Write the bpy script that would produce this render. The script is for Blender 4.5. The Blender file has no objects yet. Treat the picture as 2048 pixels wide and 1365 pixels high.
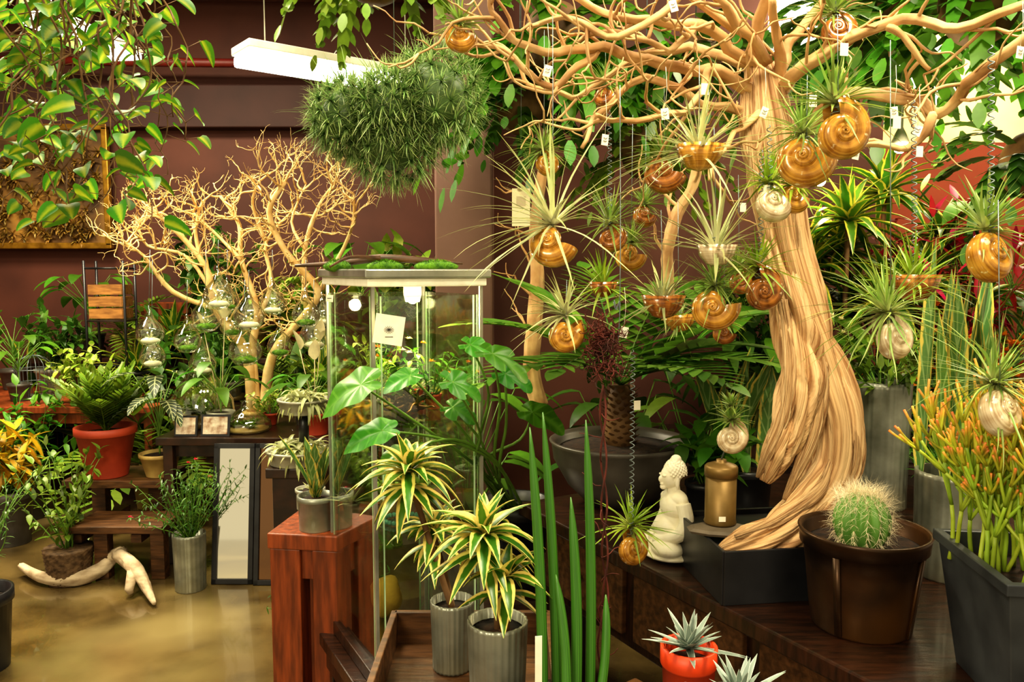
import bpy, math, random
from mathutils import Vector as V, Matrix, noise
from math import sin,cos,pi,exp,log,radians,atan2
R=random.Random(7); U=R.uniform
F=1600; HP=math.atan(142.5/F); CAM=V((0,0,1.5)); Z=V((0,0,1))
def ray(px,py):
    cx=(px-1024)/F; cy=(682.5-py)/F; c=cos(HP); s=sin(HP)
    return V((cx,c+cy*s,-s+cy*c))
def P(px,py,d):
    v=ray(px,py); return CAM+v*(d/v.y)
def PZ(px,py,z):
    v=ray(px,py); return CAM+v*((z-1.5)/v.z)
def rv(k=1): return V((U(-k,k),U(-k,k),U(-k,k)))
# ---------------------------------------------------------------- materials
def C(h):
    h=h.lstrip('#'); o=[]
    for i in (0,2,4):
        c=int(h[i:i+2],16)/255; o.append(c/12.92 if c<=.04045 else ((c+.055)/1.055)**2.4)
    return (*o,1)
def base(name):
    m=bpy.data.materials.new(name); m.use_nodes=True; nt=m.node_tree; nt.nodes.clear()
    out=nt.nodes.new('ShaderNodeOutputMaterial'); b=nt.nodes.new('ShaderNodeBsdfPrincipled')
    nt.links.new(b.outputs[0],out.inputs[0]); return m,nt,b,out
def mixc(nt,f,a,b):
    n=nt.nodes.new('ShaderNodeMix'); n.data_type='RGBA'
    for s,v in ((n.inputs[0],f),(n.inputs[6],a),(n.inputs[7],b)):
        if hasattr(v,'links'): nt.links.new(v,s)
        else: s.default_value=v
    return n.outputs[2]
def mapr(nt,x,a,b,c=0,d=1):
    n=nt.nodes.new('ShaderNodeMapRange'); nt.links.new(x,n.inputs[0])
    for i,v in zip((1,2,3,4),(a,b,c,d)): n.inputs[i].default_value=v
    return n.outputs[0]
def mth(nt,op,a,b=0):
    n=nt.nodes.new('ShaderNodeMath'); n.operation=op
    for i,v in ((0,a),(1,b)):
        if hasattr(v,'links'): nt.links.new(v,n.inputs[i])
        else: n.inputs[i].default_value=v
    return n.outputs[0]
def mk(name,c1,c2=None,sc=8,rough=.6,metal=0,bump=0,st=(1,1,1),coat=0,emit=0,uv=False,lo=.35,hi=.65,c3=None,bd=.004,c3r=(.5,.68)):
    m,nt,b,out=base(name); N=nt.nodes; L=nt.links
    b.inputs['Roughness'].default_value=rough; b.inputs['Metallic'].default_value=metal
    b.inputs['Coat Weight'].default_value=coat
    c2=c2 or c1
    tc=N.new('ShaderNodeTexCoord'); mp=N.new('ShaderNodeMapping'); mp.inputs['Scale'].default_value=st
    L.new(tc.outputs['UV' if uv else 'Object'],mp.inputs[0])
    no=N.new('ShaderNodeTexNoise'); no.inputs['Scale'].default_value=sc; no.inputs['Detail'].default_value=6
    L.new(mp.outputs[0],no.inputs[0])
    f=mapr(nt,no.outputs[0],lo,hi); col=mixc(nt,f,C(c1),C(c2))
    if c3:
        n2=N.new('ShaderNodeTexNoise'); n2.inputs['Scale'].default_value=sc*.35; n2.inputs['Detail'].default_value=3
        L.new(mp.outputs[0],n2.inputs[0]); col=mixc(nt,mapr(nt,n2.outputs[0],*c3r),col,C(c3))
    L.new(col,b.inputs['Base Color'])
    if bump:
        bm=N.new('ShaderNodeBump'); bm.inputs['Strength'].default_value=min(1,bump); bm.inputs['Distance'].default_value=bd
        L.new(no.outputs[0],bm.inputs['Height']); L.new(bm.outputs[0],b.inputs['Normal'])
    if emit:
        L.new(col,b.inputs['Emission Color']); b.inputs['Emission Strength'].default_value=emit
    return m
def leafm(name,mid,edge=None,lo=.5,hi=.6,bcol=None,vary=.5,rough=.45,tr=.25,blo=0,bhi=.4,vein=None,tip=None):
    m,nt,b,out=base(name); N=nt.nodes; L=nt.links
    b.inputs['Roughness'].default_value=rough
    tc=N.new('ShaderNodeTexCoord'); sx=N.new('ShaderNodeSeparateXYZ'); L.new(tc.outputs['UV'],sx.inputs[0])
    no=N.new('ShaderNodeTexNoise'); no.inputs['Scale'].default_value=40; L.new(tc.outputs['Object'],no.inputs[0])
    col=mixc(nt,mapr(nt,no.outputs[0],.3,.7),tuple(x*.8 for x in C(mid)[:3])+(1,),C(mid))
    u=mth(nt,'MULTIPLY',mth(nt,'ABSOLUTE',mth(nt,'SUBTRACT',sx.outputs[0],.5)),2)
    if edge:
        un=mth(nt,'ADD',u,mth(nt,'MULTIPLY',mth(nt,'SUBTRACT',no.outputs[0],.5),.5))
        col=mixc(nt,mapr(nt,un,lo,hi),col,C(edge))
    if vein:
        w=mth(nt,'SINE',mth(nt,'ADD',mth(nt,'MULTIPLY',sx.outputs[1],40),mth(nt,'MULTIPLY',u,-8)))
        col=mixc(nt,mth(nt,'MAXIMUM',mapr(nt,w,.75,.9),mapr(nt,u,.12,.02)),col,C(vein))
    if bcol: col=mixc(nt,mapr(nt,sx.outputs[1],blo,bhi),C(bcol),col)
    if tip: col=mixc(nt,mapr(nt,sx.outputs[1],.6,1),col,C(tip))
    g=N.new('ShaderNodeNewGeometry'); hs=N.new('ShaderNodeHueSaturation')
    L.new(mapr(nt,g.outputs['Random Per Island'],0,1,1-vary,1+vary*.8),hs.inputs['Value'])
    L.new(mapr(nt,mth(nt,'FRACT',mth(nt,'MULTIPLY',g.outputs['Random Per Island'],7.3)),0,1,.472,.507),hs.inputs['Hue'])
    L.new(col,hs.inputs['Color']); L.new(hs.outputs[0],b.inputs['Base Color'])
    if tr:
        t=N.new('ShaderNodeBsdfTranslucent'); L.new(hs.outputs[0],t.inputs[0]); mx=N.new('ShaderNodeMixShader')
        mx.inputs[0].default_value=tr; L.new(b.outputs[0],mx.inputs[1]); L.new(t.outputs[0],mx.inputs[2]); L.new(mx.outputs[0],out.inputs[0])
    return m
def glassm(name,tint,refl=.1):
    m,nt,b,out=base(name); N=nt.nodes; L=nt.links
    t=N.new('ShaderNodeBsdfTransparent'); t.inputs[0].default_value=C(tint)
    g=N.new('ShaderNodeBsdfGlossy'); g.inputs['Roughness'].default_value=.03
    lw=N.new('ShaderNodeLayerWeight'); lw.inputs[0].default_value=.35
    mx=N.new('ShaderNodeMixShader'); L.new(mapr(nt,lw.outputs['Facing'],0,1,refl,.8),mx.inputs[0])
    L.new(t.outputs[0],mx.inputs[1]); L.new(g.outputs[0],mx.inputs[2]); L.new(mx.outputs[0],out.inputs[0]); return m
def emis(name,c,s):
    m,nt,b,out=base(name); b.inputs['Base Color'].default_value=C(c)
    b.inputs['Emission Color'].default_value=C(c); b.inputs['Emission Strength'].default_value=s; return m
def shellm(name,c1,c2,c3):
    m,nt,b,out=base(name); N=nt.nodes; L=nt.links
    b.inputs['Roughness'].default_value=.22; b.inputs['Coat Weight'].default_value=.5
    tc=N.new('ShaderNodeTexCoord'); sx=N.new('ShaderNodeSeparateXYZ'); L.new(tc.outputs['UV'],sx.inputs[0])
    n1=N.new('ShaderNodeTexNoise'); n1.noise_dimensions='1D'; n1.inputs['Scale'].default_value=30; n1.inputs['Detail'].default_value=3
    L.new(sx.outputs[1],n1.inputs['W'])
    n0=N.new('ShaderNodeTexNoise'); n0.noise_dimensions='1D'; n0.inputs['Scale'].default_value=10; n0.inputs['Detail'].default_value=2; L.new(sx.outputs[0],n0.inputs['W'])
    f=mth(nt,'ADD',mth(nt,'MULTIPLY',n1.outputs[0],.4),mth(nt,'MULTIPLY',n0.outputs[0],.6))
    col=mixc(nt,mapr(nt,f,.38,.62),C(c1),C(c2)); col=mixc(nt,mapr(nt,sx.outputs[0],.16,.0),col,C('#3c2210'))
    n2=N.new('ShaderNodeTexNoise'); n2.inputs['Scale'].default_value=60; n2.inputs['Detail'].default_value=5; L.new(tc.outputs['Object'],n2.inputs[0])
    col=mixc(nt,mapr(nt,n2.outputs[0],.62,.7),col,C(c3)); L.new(col,b.inputs['Base Color'])
    bm=N.new('ShaderNodeBump'); bm.inputs['Strength'].default_value=.25; bm.inputs['Distance'].default_value=.0015
    L.new(n1.outputs[0],bm.inputs['Height']); L.new(bm.outputs[0],b.inputs['Normal']); return m
# ---------------------------------------------------------------- mesh builder
PR={'blade':lambda t:(1-t)**.75+.02,'lance':lambda t:sin(pi*(t*.93+.07))**.8,'ovate':lambda t:sin(pi*(t*.98+.01)**.6)**.75,
 'heart':lambda t:sin(pi*(t*.97+.02)**.45)**.6,'strap':lambda t:min(1,.5+t*4)*min(1,(1-t)*3.5+.03),'agave':lambda t:(1-t)**.8*(.7+.5*t)+.02,
 'long':lambda t:min(1,.45+t*2.2)*min(1,(1-t)*1.9+.02)**.9}
def smooth(pts,k=4):
    n=len(pts)
    if n<3: return pts
    o=[]
    for i in range(n-1):
        a=pts[max(i-1,0)];b=pts[i];c=pts[i+1];d=pts[min(i+2,n-1)]
        for j in range(k):
            t=j/k; o.append(.5*((2*b)+(c-a)*t+(2*a-5*b+4*c-d)*t*t+(3*b-a-3*c+d)*t**3))
    o.append(pts[-1]); return o
def gn(seed,amp=.3,fr=1.5,lf=2.2,tw=1.0,fine=.4):
    def f(a,t):
        q=a+t*tw; p=V((cos(q)*fr+seed*7,sin(q)*fr,t*lf)); n1=min(1,abs(noise.noise(p))*3.2)**.6; n2=min(1,abs(noise.noise(p*2.6+V((5,0,0))))*3)**.6; n3=noise.noise(V((cos(q)*.6+seed,sin(q)*.6,t*3+9)))
        return 1-amp*.75+amp*n1+amp*fine*n2+n3*.25
    return f
class MB:
    def __init__(s): s.v=[];s.f=[];s.uv=[]
    def grid(s,rows,closed=False,cap=False,us=None):
        b=len(s.v); m=len(rows); n=len(rows[0])
        for i,r in enumerate(rows):
            for j,p in enumerate(r):
                s.v.append(V(p)); s.uv.append((us[j] if us else (abs(j/n-.5)*2 if closed else j/max(1,n-1)),i/max(1,m-1)))
        for i in range(m-1):
            for j in range(n if closed else n-1):
                k=(j+1)%n; s.f.append((b+i*n+j,b+i*n+k,b+(i+1)*n+k,b+(i+1)*n+j))
        if cap:
            s.f.append(tuple(b+j for j in range(n))[::-1]); s.f.append(tuple(b+(m-1)*n+j for j in range(n)))
    def tube(s,pts,rs,n=6,ridge=0,cnt=5,ph=0,tw=0,sq=1):
        pts=[V(p) for p in pts]; m=len(pts)
        if not isinstance(rs,(list,tuple)): rs=[rs]*m
        if len(rs)!=m:
            q=[]
            for i in range(m):
                t=i/(m-1)*(len(rs)-1); a=min(int(t),len(rs)-2) if len(rs)>1 else 0; q.append(rs[a]+(rs[a+1]-rs[a])*(t-a))
            rs=q
        t0=(pts[1]-pts[0]).normalized(); u=t0.orthogonal().normalized(); rows=[]
        for i in range(m):
            t=(pts[min(i+1,m-1)]-pts[max(i-1,0)])
            if t.length<1e-9: t=t0
            t=t.normalized(); u=(u-t*u.dot(t)); u=u.normalized() if u.length>1e-6 else t.orthogonal().normalized(); w=t.cross(u)
            r=[]
            for j in range(n):
                a=2*pi*j/n; k=rs[i]
                if callable(ridge): k*=ridge(a,i/(m-1))
                elif ridge: k*=1+ridge*(sin(cnt*a+ph+tw*i)*.6+sin((cnt*2+1)*a+ph*2+tw*i*1.3)*.4)
                r.append(pts[i]+u*cos(a)*k+w*sin(a)*k*sq)
            rows.append(r)
        s.grid(rows,True,True)
    def lathe(s,prof,c,n=32,corr=0,cnt=0,sc=(1,1),rz=0):
        c=V(c); rows=[]
        for r,z in prof:
            rows.append([c+V((cos(2*pi*j/n+rz)*r*sc[0]*(1+(corr*cos(cnt*2*pi*j/n) if cnt else 0)),sin(2*pi*j/n+rz)*r*sc[1]*(1+(corr*cos(cnt*2*pi*j/n) if cnt else 0)),z)) for j in range(n)])
        s.grid(rows,True,True)
    def ell(s,c,r,M=None,n=16):
        c=V(c); rows=[]
        for i in range(1,n):
            a=pi*i/n; q=[]
            for j in range(n*2):
                b=pi*j/n; p=V((sin(a)*cos(b)*r[0],sin(a)*sin(b)*r[1],-cos(a)*r[2])); q.append(c+(M@p if M else p))
            rows.append(q)
        s.grid(rows,True,True)
    def box(s,c,sz,rz=0,M=None):
        c=V(c); b=len(s.v); M=M or Matrix.Rotation(rz,3,'Z')
        for x in (-.5,.5):
            for y in (-.5,.5):
                for z in (-.5,.5): s.v.append(c+M@V((x*sz[0],y*sz[1],z*sz[2]))); s.uv.append((x+.5,y+.5))
        for q in ((0,1,3,2),(4,6,7,5),(0,4,5,1),(2,3,7,6),(0,2,6,4),(1,5,7,3)): s.f.append(tuple(b+i for i in q))
    def leaf(s,p,d,L,W,droop=.5,prof='lance',fold=.25,n=6,roll=0,wig=0):
        p=V(p); d=V(d).normalized(); side=d.cross(Z)
        side=side.normalized() if side.length>.05 else V((U(-1,1),U(-1,1),0)).normalized()
        if roll: side=Matrix.Rotation(roll,3,d)@side
        rows=[]; pf=PR[prof]
        for i in range(n+1):
            t=i/n; w=W*pf(t)/2; nr=side.cross(d)
            rows.append([p-side*w+nr*fold*w,p.copy(),p+side*w+nr*fold*w])
            d=d+V((0,0,-droop/n))
            if wig: d=d+rv(wig/n)
            d.normalize(); side=side-d*side.dot(d); side.normalize(); p=p+d*(L/n)
        s.grid(rows,us=(0,.5,1)); return p
    def ros(s,p,n,L,W,e0,e1,droop,prof='blade',fold=.3,ns=6,r0=0,lv=.25,up=None,wig=0,jit=10,ins=.3):
        Mx=None
        if up is not None: Mx=Z.rotation_difference(V(up)).to_matrix()
        for i in range(n):
            az=i*2.39996+U(-.2,.2); t=(i+.5)/n; e=radians(e0+(e1-e0)*t+U(-jit,jit))
            d=V((cos(az)*cos(e),sin(az)*cos(e),sin(e)))
            if Mx: d=Mx@d
            s.leaf(V(p)+d*r0,d,L*U(1-lv,1+lv*.5)*(1-ins*t),W,droop*U(.6,1.3),prof,fold,ns,wig=wig)
    def pinn(s,p,d,L,n,ll,lw,droop,ang=60,prof='lance',ns=3,rs=.003,taper=True):
        p=V(p); d=V(d).normalized(); pts=[p.copy()]
        side=d.cross(Z); side=side.normalized() if side.length>.05 else V((1,0,0))
        for i in range(n):
            t=(i+1)/n; d=(d+V((0,0,-droop/n))).normalized(); side=(side-d*side.dot(d)).normalized(); p=p+d*L/n; pts.append(p.copy())
            if t<.12: continue
            k=(sin(pi*min(1,(t*.85+.12)))**.6 if taper else 1)
            for sg in (-1,1):
                a=radians(ang*(1-.45*t)); ld=d*cos(a)+side*sg*sin(a)+side.cross(d)*.15
                s.leaf(p,ld,ll*k*U(.9,1.1),lw*max(.4,k),.25,prof,.1,ns)
        s.leaf(p,d,ll*.5,lw,.1,prof,.1,ns); s.tube(pts,[rs,rs*.4],4)
    def broad(s,c,nr,tip,sz,lobes=0,cut=.4,wd=.85,N=44):
        c=V(c); nr=V(nr).normalized(); tip=V(tip); tip=(tip-nr*tip.dot(nr)).normalized(); sd=nr.cross(tip); b=len(s.v)
        rings=(0,.35,.7,1)
        for q in rings:
            for j in range(N):
                a=2*pi*j/N; r=.78+.22*cos(a)+.25*max(0,cos(a))**12
                r*=1-.75*exp(-((a-pi)/.28)**2)
                if lobes: r*=1-cut*q*q*max(0,cos(lobes*a+pi))**3*(1 if abs(a-pi)<2.6 else 0)
                x=cos(a)*r*q; y=sin(a)*r*q*wd
                h=-.3*(x*x)+.18*abs(y)-.2*y*y+.04*sin(a*7)*q
                s.v.append(c+(tip*x+sd*y+nr*h)*sz); s.uv.append((.5+y*.5,.5+x*.5))
        for i in range(len(rings)-1):
            for j in range(N):
                k=(j+1)%N; s.f.append((b+i*N+j,b+i*N+k,b+(i+1)*N+k,b+(i+1)*N+j))
    def coil(s,a,b,Rr,turns,r=.0012):
        a=V(a);b=V(b); m=int(turns*8); ax=(b-a).normalized(); u=ax.orthogonal().normalized(); w=ax.cross(u)
        s.tube([a+(b-a)*(i/m)+(u*cos(2*pi*i/8)+w*sin(2*pi*i/8))*Rr*min(1,i/4,(m-i)/4) for i in range(m+1)],r,4)
    def grow(s,p,d,L,r,dep,up=.25,kink=.45,nb=2,ns=4):
        p=V(p); d=V(d).normalized(); pts=[p.copy()]; ds=[]
        for i in range(ns):
            d=(d+rv(kink)+Z*up*.4).normalized(); p=p+d*L/ns; pts.append(p.copy()); ds.append(d.copy())
        s.tube(smooth(pts,2),[r,r*.5],5 if r>.004 else 4)
        if dep>0:
            for i in range(nb):
                k=R.randint(1,ns-1); q=pts[k+1 if i else ns]; dd=(ds[min(k,ns-1)]+rv(.9)).normalized()
                s.grow(q,dd,L*U(.55,.8),r*.6,dep-1,up,kink,nb,ns)
    def shell(s,c,size,M,turns=3.4):
        k=log(2.35)/(2*pi); N=int(turns*24); Re=size*.39; rows=[]; off=V((.2*Re,0,-.7*Re))
        for i in range(N+1):
            th=-(turns*2*pi)*(1-i/N); q=Re*exp(k*th); r=q*.68*(1-(.06*max(0,(i-N+4)/4)))
            cen=V((cos(th)*q*.84,sin(th)*q*.84,-q*1.05)); rad=V((cos(th),sin(th),0))
            rows.append([V(c)+M@(cen+rad*cos(2*pi*j/18)*r+Z*sin(2*pi*j/18)*r*1.15-off) for j in range(18)])
        s.grid(rows,True)
    def data(s,name,off):
        me=bpy.data.meshes.new(name); me.from_pydata([v-off for v in s.v],[],s.f)
        ul=me.uv_layers.new(name='UVMap'); vi=[0]*len(me.loops); me.loops.foreach_get('vertex_index',vi)
        fl=[]; 
        for i in vi: fl+=s.uv[i]
        ul.data.foreach_set('uv',fl); return me
COL=bpy.context.scene.collection
def mobj(name,mb,mat,off,bevel=0,flat=False,solid=0):
    me=mb.data(name,V(off)); o=bpy.data.objects.new(name,me); COL.objects.link(o)
    me.materials.append(mat)
    if not flat: me.polygons.foreach_set('use_smooth',[True]*len(me.polygons))
    if bevel: b=o.modifiers.new('b','BEVEL'); b.width=bevel; b.segments=2; b.limit_method='ANGLE'
    if solid: b=o.modifiers.new('s','SOLIDIFY'); b.thickness=solid
    return o
class T:
    def __init__(s,name,label,cat,loc,group=None):
        s.loc=V(loc); s.e=bpy.data.objects.new(name,None); s.e.empty_display_size=.05; COL.objects.link(s.e); s.e.location=s.loc
        s.e['label']=label; s.e['category']=cat
        if group: s.e['group']=group
    def add(s,part,mb,mat,label=None,parent=None,**k):
        o=mobj(part,mb,mat,s.loc,**k); o.parent=parent or s.e
        if label: o['label']=label
        return o
def solo(name,label,cat,loc,mb,mat,group=None,**k):
    o=mobj(name,mb,mat,loc,**k); o.location=V(loc); o['label']=label; o['category']=cat
    if group: o['group']=group
    return o
def struct(name,mb,mat,**k):
    o=mobj(name,mb,mat,(0,0,0),**k); o['kind']='structure'; return o
# ---------------------------------------------------------------- material set
m_wall=mk('wall_paint','#5c3022','#4a2418',2,.7)
m_wallr=mk('wall_red','#943e22','#742e18',2,.7)
m_col=mk('column_lit_tone','#7e5e50','#6c4e40',2,.7)  # lighter than the walls: light falling on the column put into its colour
m_cream=mk('cream_wall_glow','#f0d888','#e4c46c',1.5,.8,emit=.45)  # emission stands in for light on the far room's upper wall
m_ceil=mk('ceiling_paint','#2e2226','#241a1e',2,.9)
m_floor=mk('concrete','#6a5834','#483a20',3.2,.17,bump=.05,c3='#8a7a50',coat=.4,lo=.4,hi=.6)
m_red=mk('red_paint','#7c2014','#601810',6,.5)
m_dwood=mk('dark_wood','#3a2012','#1e1109',14,.35,bump=.3,st=(1,6,1),coat=.3)
m_rwood=mk('red_wood','#96461c','#642c0e',10,.45,bump=.3,st=(5,5,.6))
m_bwood=mk('bench_wood','#6a4626','#402812',10,.5,bump=.4,st=(1,6,6))
m_drift=mk('driftwood','#e0b884','#94663a',2.0,.62,bump=1,st=(12,1.6,1),uv=True,lo=.36,hi=.64,c3='#ecca98',bd=.009)  # wood grain, with its dark tone deepened to paint shaded hollows
m_branch=mk('branch_wood','#deba84','#a4784a',12,.7,bump=.5,c3='#c4945e')
m_sand=mk('sandblasted_wood','#ecd094','#d0a862',14,.75,bump=.3)
m_floordrift=mk('bleached_driftwood','#dcc8a8','#a48c6e',12,.75,bump=.5,st=(1,1,3))
m_soil=mk('soil','#3a2416','#160c07',60,.95,bump=1)
m_blackpot=mk('black_metal','#28282b','#18181b',8,.35,bump=.1)
m_bowl=mk('dark_ceramic','#57514a','#3c3730',8,.4,bump=.2)
m_zinc=mk('zinc','#a0a294','#6e7062',9,.36,.55,bump=.1,c3='#b0ac94')
m_zinc2=mk('zinc_pale','#b4b2a0','#8c8a78',9,.45,.4,bump=.1)
m_terra=mk('terracotta','#b44424','#98341a',8,.6)
m_tan=mk('tan_ceramic','#c0a460','#9a7c44',10,.6)
m_rust=mk('rusted_metal','#503824','#2c2016',8,.36,.65,bump=.35,c3='#7c5224',bd=.003)
m_brass=mk('brass','#8c7040','#645028',10,.45,.5)
m_orangep=mk('orange_pot','#e0481a','#c83c12',8,.45)
m_white=mk('white_stone','#faf4e0','#f0e8cc',30,.75,bump=.06)
m_paper=mk('paper','#f6f1e0','#ece6d2',30,.8)
m_ink=mk('ink','#333028',None,8,.8)
m_metal=mk('brushed_metal','#ccccc0','#a2a298',10,.3,.7)
m_wire=mk('wire','#8a979c','#6c7678',20,.4,.6)
m_slate=mk('slate','#6c6050','#504638',14,.7,bump=.4)
m_moss=mk('moss','#6a9c1c','#35600c',60,.95,bump=1)
m_gold=mk('gold_frame','#b08428','#7c5816',14,.4,.6)
m_basket=mk('wicker','#7a6044','#46321e',40,.7,bump=.6)
m_glass=glassm('clear_glass','#f8fbf2',.15); m_gglass=glassm('green_edge_glass','#f4faf0',.04)
m_edge=mk('glass_edge','#c8e0bc','#a4c49c',10,.2)
m_mirror=mk('mirror_glass','#f2f2ea',None,8,.04,1)
m_light=emis('lamp_diffuser','#fff6e0',12)
m_glow=emis('window_glow','#fffbe8',5)
m_bulb=emis('bulb_glow','#ffe2a0',25)
l_air=leafm('air_plant_green','#86a84e',bcol='#ccd294',vary=.5,tip='#a4b864')
l_silver=leafm('air_plant_silver','#c2ca90',bcol='#e6e6c2',vary=.4,tip='#acb064')
l_bright=leafm('air_plant_bright','#94ba38',bcol='#dadc84',vary=.4)
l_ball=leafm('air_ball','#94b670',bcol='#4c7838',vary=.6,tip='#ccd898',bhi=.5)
l_poth=leafm('pothos_leaf','#b0c434','#46881e',.1,.5,vary=.5,tr=.4)
l_drac=leafm('dracaena_leaf','#3f7a1c','#ece078',.5,.6,vary=.15,tr=.2,rough=.35)
l_drac2=leafm('dracaena_dark_leaf','#3a7418','#b8b840',.6,.72,vary=.35,tr=.2,rough=.4)
l_green=leafm('green_leaf','#529424',vary=.5,tr=.3)
l_mid=leafm('olive_leaf','#70922c',vary=.55,tr=.3)
l_dark=leafm('dark_leaf','#427224',vary=.55,rough=.4)
l_phil=leafm('philodendron_leaf','#3e8e1e',vary=.3,rough=.4,tr=.3,vein='#50982c')
l_cycad=leafm('cycad_leaf','#649834',vary=.4,rough=.4)
l_alo=leafm('alocasia_leaf','#26401e',vary=.2,vein='#c4d09c')
l_yel=leafm('croton_leaf','#d4ac1c','#5a7020',.6,.9,vary=.4)
l_sans=leafm('sansevieria_leaf','#4c7a34','#c8bc54',.7,.78,vary=.2,vein='#7c9c5c',tr=0)
l_cyl=mk('cylinder_stem','#4c8428','#265016',2,.42,st=(10,.6,1),uv=True,lo=.35,hi=.65)
l_agave=leafm('silver_agave','#84948a','#c4ccc0',.75,.9,vary=.25,tr=0)
l_red=leafm('red_leaf','#b81c20',vary=.4); l_flor=leafm('orange_petal','#f0941c',vary=.4); l_flw=leafm('white_petal','#f2ecb8',vary=.2)
l_pink=leafm('red_petal','#d8283c',vary=.3)
l_stem=mk('green_stem','#6a9434','#547424',10,.5)
l_pencil=leafm('pencil_stem','#a4c43c',vary=.3,tr=0); l_ptip=leafm('pencil_tip','#c0c83c',tip='#f4a440',vary=.25,tr=0)
l_cact=mk('cactus_skin','#6c9c44','#548434',10,.5); l_spine=mk('cactus_hair','#f4e8cc','#dccaa4',10,.8)
l_root=mk('dark_root','#6a2c20','#3c1812',20,.8)
l_bstem=mk('brown_stem','#7a5a34','#54381e',16,.7,bump=.4)
sh_g=shellm('snail_shell_gold','#dca444','#9c641c','#f4e4b4'); sh_w=shellm('snail_shell_pale','#ecdcbc','#b89c78','#faf4e4'); sh_b=shellm('snail_shell_brown','#bc7834','#6c3a14','#e4c890')
# ---------------------------------------------------------------- setting
b=MB(); b.box((0,4,-.05),(14,12,.1)); struct('floor',b,m_floor,flat=True)
b=MB(); b.box((-2.9,6.9,1.9),(5.4,.2,3.8)); struct('wall_back',b,m_wall,flat=True)
b=MB(); b.box((-5.5,4,1.9),(.2,6,3.8)); struct('wall_left',b,m_wall,flat=True)
xr0=P(985,500,3.9).x; xr1=P(1765,300,3.9).x
b=MB(); b.box(((xr0+xr1)/2,4.0,1.9),(xr1-xr0,.2,3.8)); struct('wall_right',b,m_wall,flat=True)
zt=P(1900,285,3.9).z
b=MB(); b.box(((xr1+4.2)/2,4.0,zt/2),(4.2-xr1,.2,zt)); struct('wall_partition',b,m_wallr,flat=True)
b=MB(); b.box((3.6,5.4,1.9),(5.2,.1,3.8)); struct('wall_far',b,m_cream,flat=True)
xc0=P(870,500,3.6).x; xc1=P(985,500,3.6).x
b=MB(); b.box(((xc0+xc1)/2,3.8,1.9),(xc1-xc0,.4,3.8)); struct('trim_column',b,m_col,flat=True,bevel=.01)
b=MB(); b.box((xc1+.02,5.4,1.9),(.2,2.8,3.8)); struct('wall_return',b,m_wall,flat=True)
b=MB(); b.box((0,4.5,3.85),(12,7,.1)); struct('ceiling',b,m_ceil,flat=True)
za=P(300,185,6.7).z
b=MB(); b.box((-2.9,6.72,za-.12),(5.4,.16,.34)); struct('trim_beam',b,mk('beam_paint','#40201a','#341814',3,.7),flat=True,bevel=.01)
b=MB(); b.tube([V((-5.3,6.5,za+.22)),V((xc1-.15,6.5,za+.16))],.035,10); struct('trim_pipe',b,m_red)
b=MB(); b.tube([V((-5.3,6.6,za+.8)),V((xc1-.15,6.6,za+.72))],.06,10); struct('trim_pipe.001',b,m_wall)
for i,(x,y,w,h) in enumerate([(1585,55,90,110),(1850,150,130,110),(1960,40,120,80)]):
    p=P(x,y,3.8 if x<1700 else 5.3); k=p.y/F; b=MB(); b.box(p,(w*k,.04,h*k)); struct('window_%d'%(i+1),b,m_glow,flat=True)
# ---------------------------------------------------------------- lamps
def fixture(a,bp,w,label):
    a=V(a);bp=V(bp); c=(a+bp)/2; d=bp-a; rz=atan2(d.y,d.x); L=V((d.x,d.y,0)).length
    t=T('fluorescent_light_fixture',label,'ceiling light',c)
    m=MB(); m.box(c+Z*.02,(L,w,.03),rz); t.add('housing',m,m_paper,bevel=.004,flat=True)
    m=MB(); m.box(c-Z*.018,(L*.99,w*.92,.04),rz); t.add('diffuser',m,m_light,bevel=.01,flat=True)
    m=MB()
    for q in (a.lerp(bp,.12),a.lerp(bp,.88)): m.tube([V((q.x,q.y,c.z+.03)),V((q.x,q.y,3.795))],.003,4)
    t.add('suspension_cable',m,m_metal)
fixture(P(480,116,3.0),P(850,160,3.5),.18,'long white fluorescent light fixture hanging on cables')
fixture(P(80,20,4.6)+Z*-.1,P(250,60,5.4)+Z*-.1,.25,'bright fluorescent light fixture above the trailing pothos')
LC=(1,.885,.62)
def alight(loc,size,power,col=LC,rot=(0,0,0)):  # unseen area lights added to brighten the room, no fixture modelled
    l=bpy.data.lights.new('added_area_light','AREA'); l.size=size; l.energy=power; l.color=col; o=bpy.data.objects.new('added_area_light',l); o.location=loc; o.rotation_euler=rot; COL.objects.link(o)
    o['kind']='structure'
alight((.9,.9,3.3),.6,84); alight((-2.6,4.3,3.6),1.1,235); alight((2.0,2.9,3.6),.6,90); alight((-.9,2.0,3.5),.5,62)
alight((-1.4,-1.2,2.6),1.0,64,rot=(radians(60),0,radians(-15))); alight((3,4.8,3.4),1,80); alight((-3.4,3.0,3.4),.6,68)
def spot(px,py,d,pw):
    c=P(px,py,d); t=T('spotlight','small glowing halogen lamp bulb in a metal holder','lamp',c,'halogen lamps'); m=MB(); m.ell(c,(.022,.022,.022),n=8); t.add('bulb',m,m_bulb); m=MB(); m.lathe([(.026,.005),(.03,.02),(.018,.05),(.008,.07),(.006,3.79-c.z)],c,14); t.add('holder',m,m_metal)
    l=bpy.data.lights.new('bulb_light','POINT'); l.energy=pw; l.shadow_soft_size=.03; l.color=(1,.8,.45); o=bpy.data.objects.new('bulb_light',l); o.parent=t.e; o.location=(0,-.04,-.04); COL.objects.link(o)
spot(1640,362,3.2,10); spot(1800,295,2.9,8)
w=bpy.data.worlds.new('World'); bpy.context.scene.world=w; w.use_nodes=True
w.node_tree.nodes['Background'].inputs[0].default_value=(1,.84,.53,1); w.node_tree.nodes['Background'].inputs[1].default_value=.68
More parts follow.
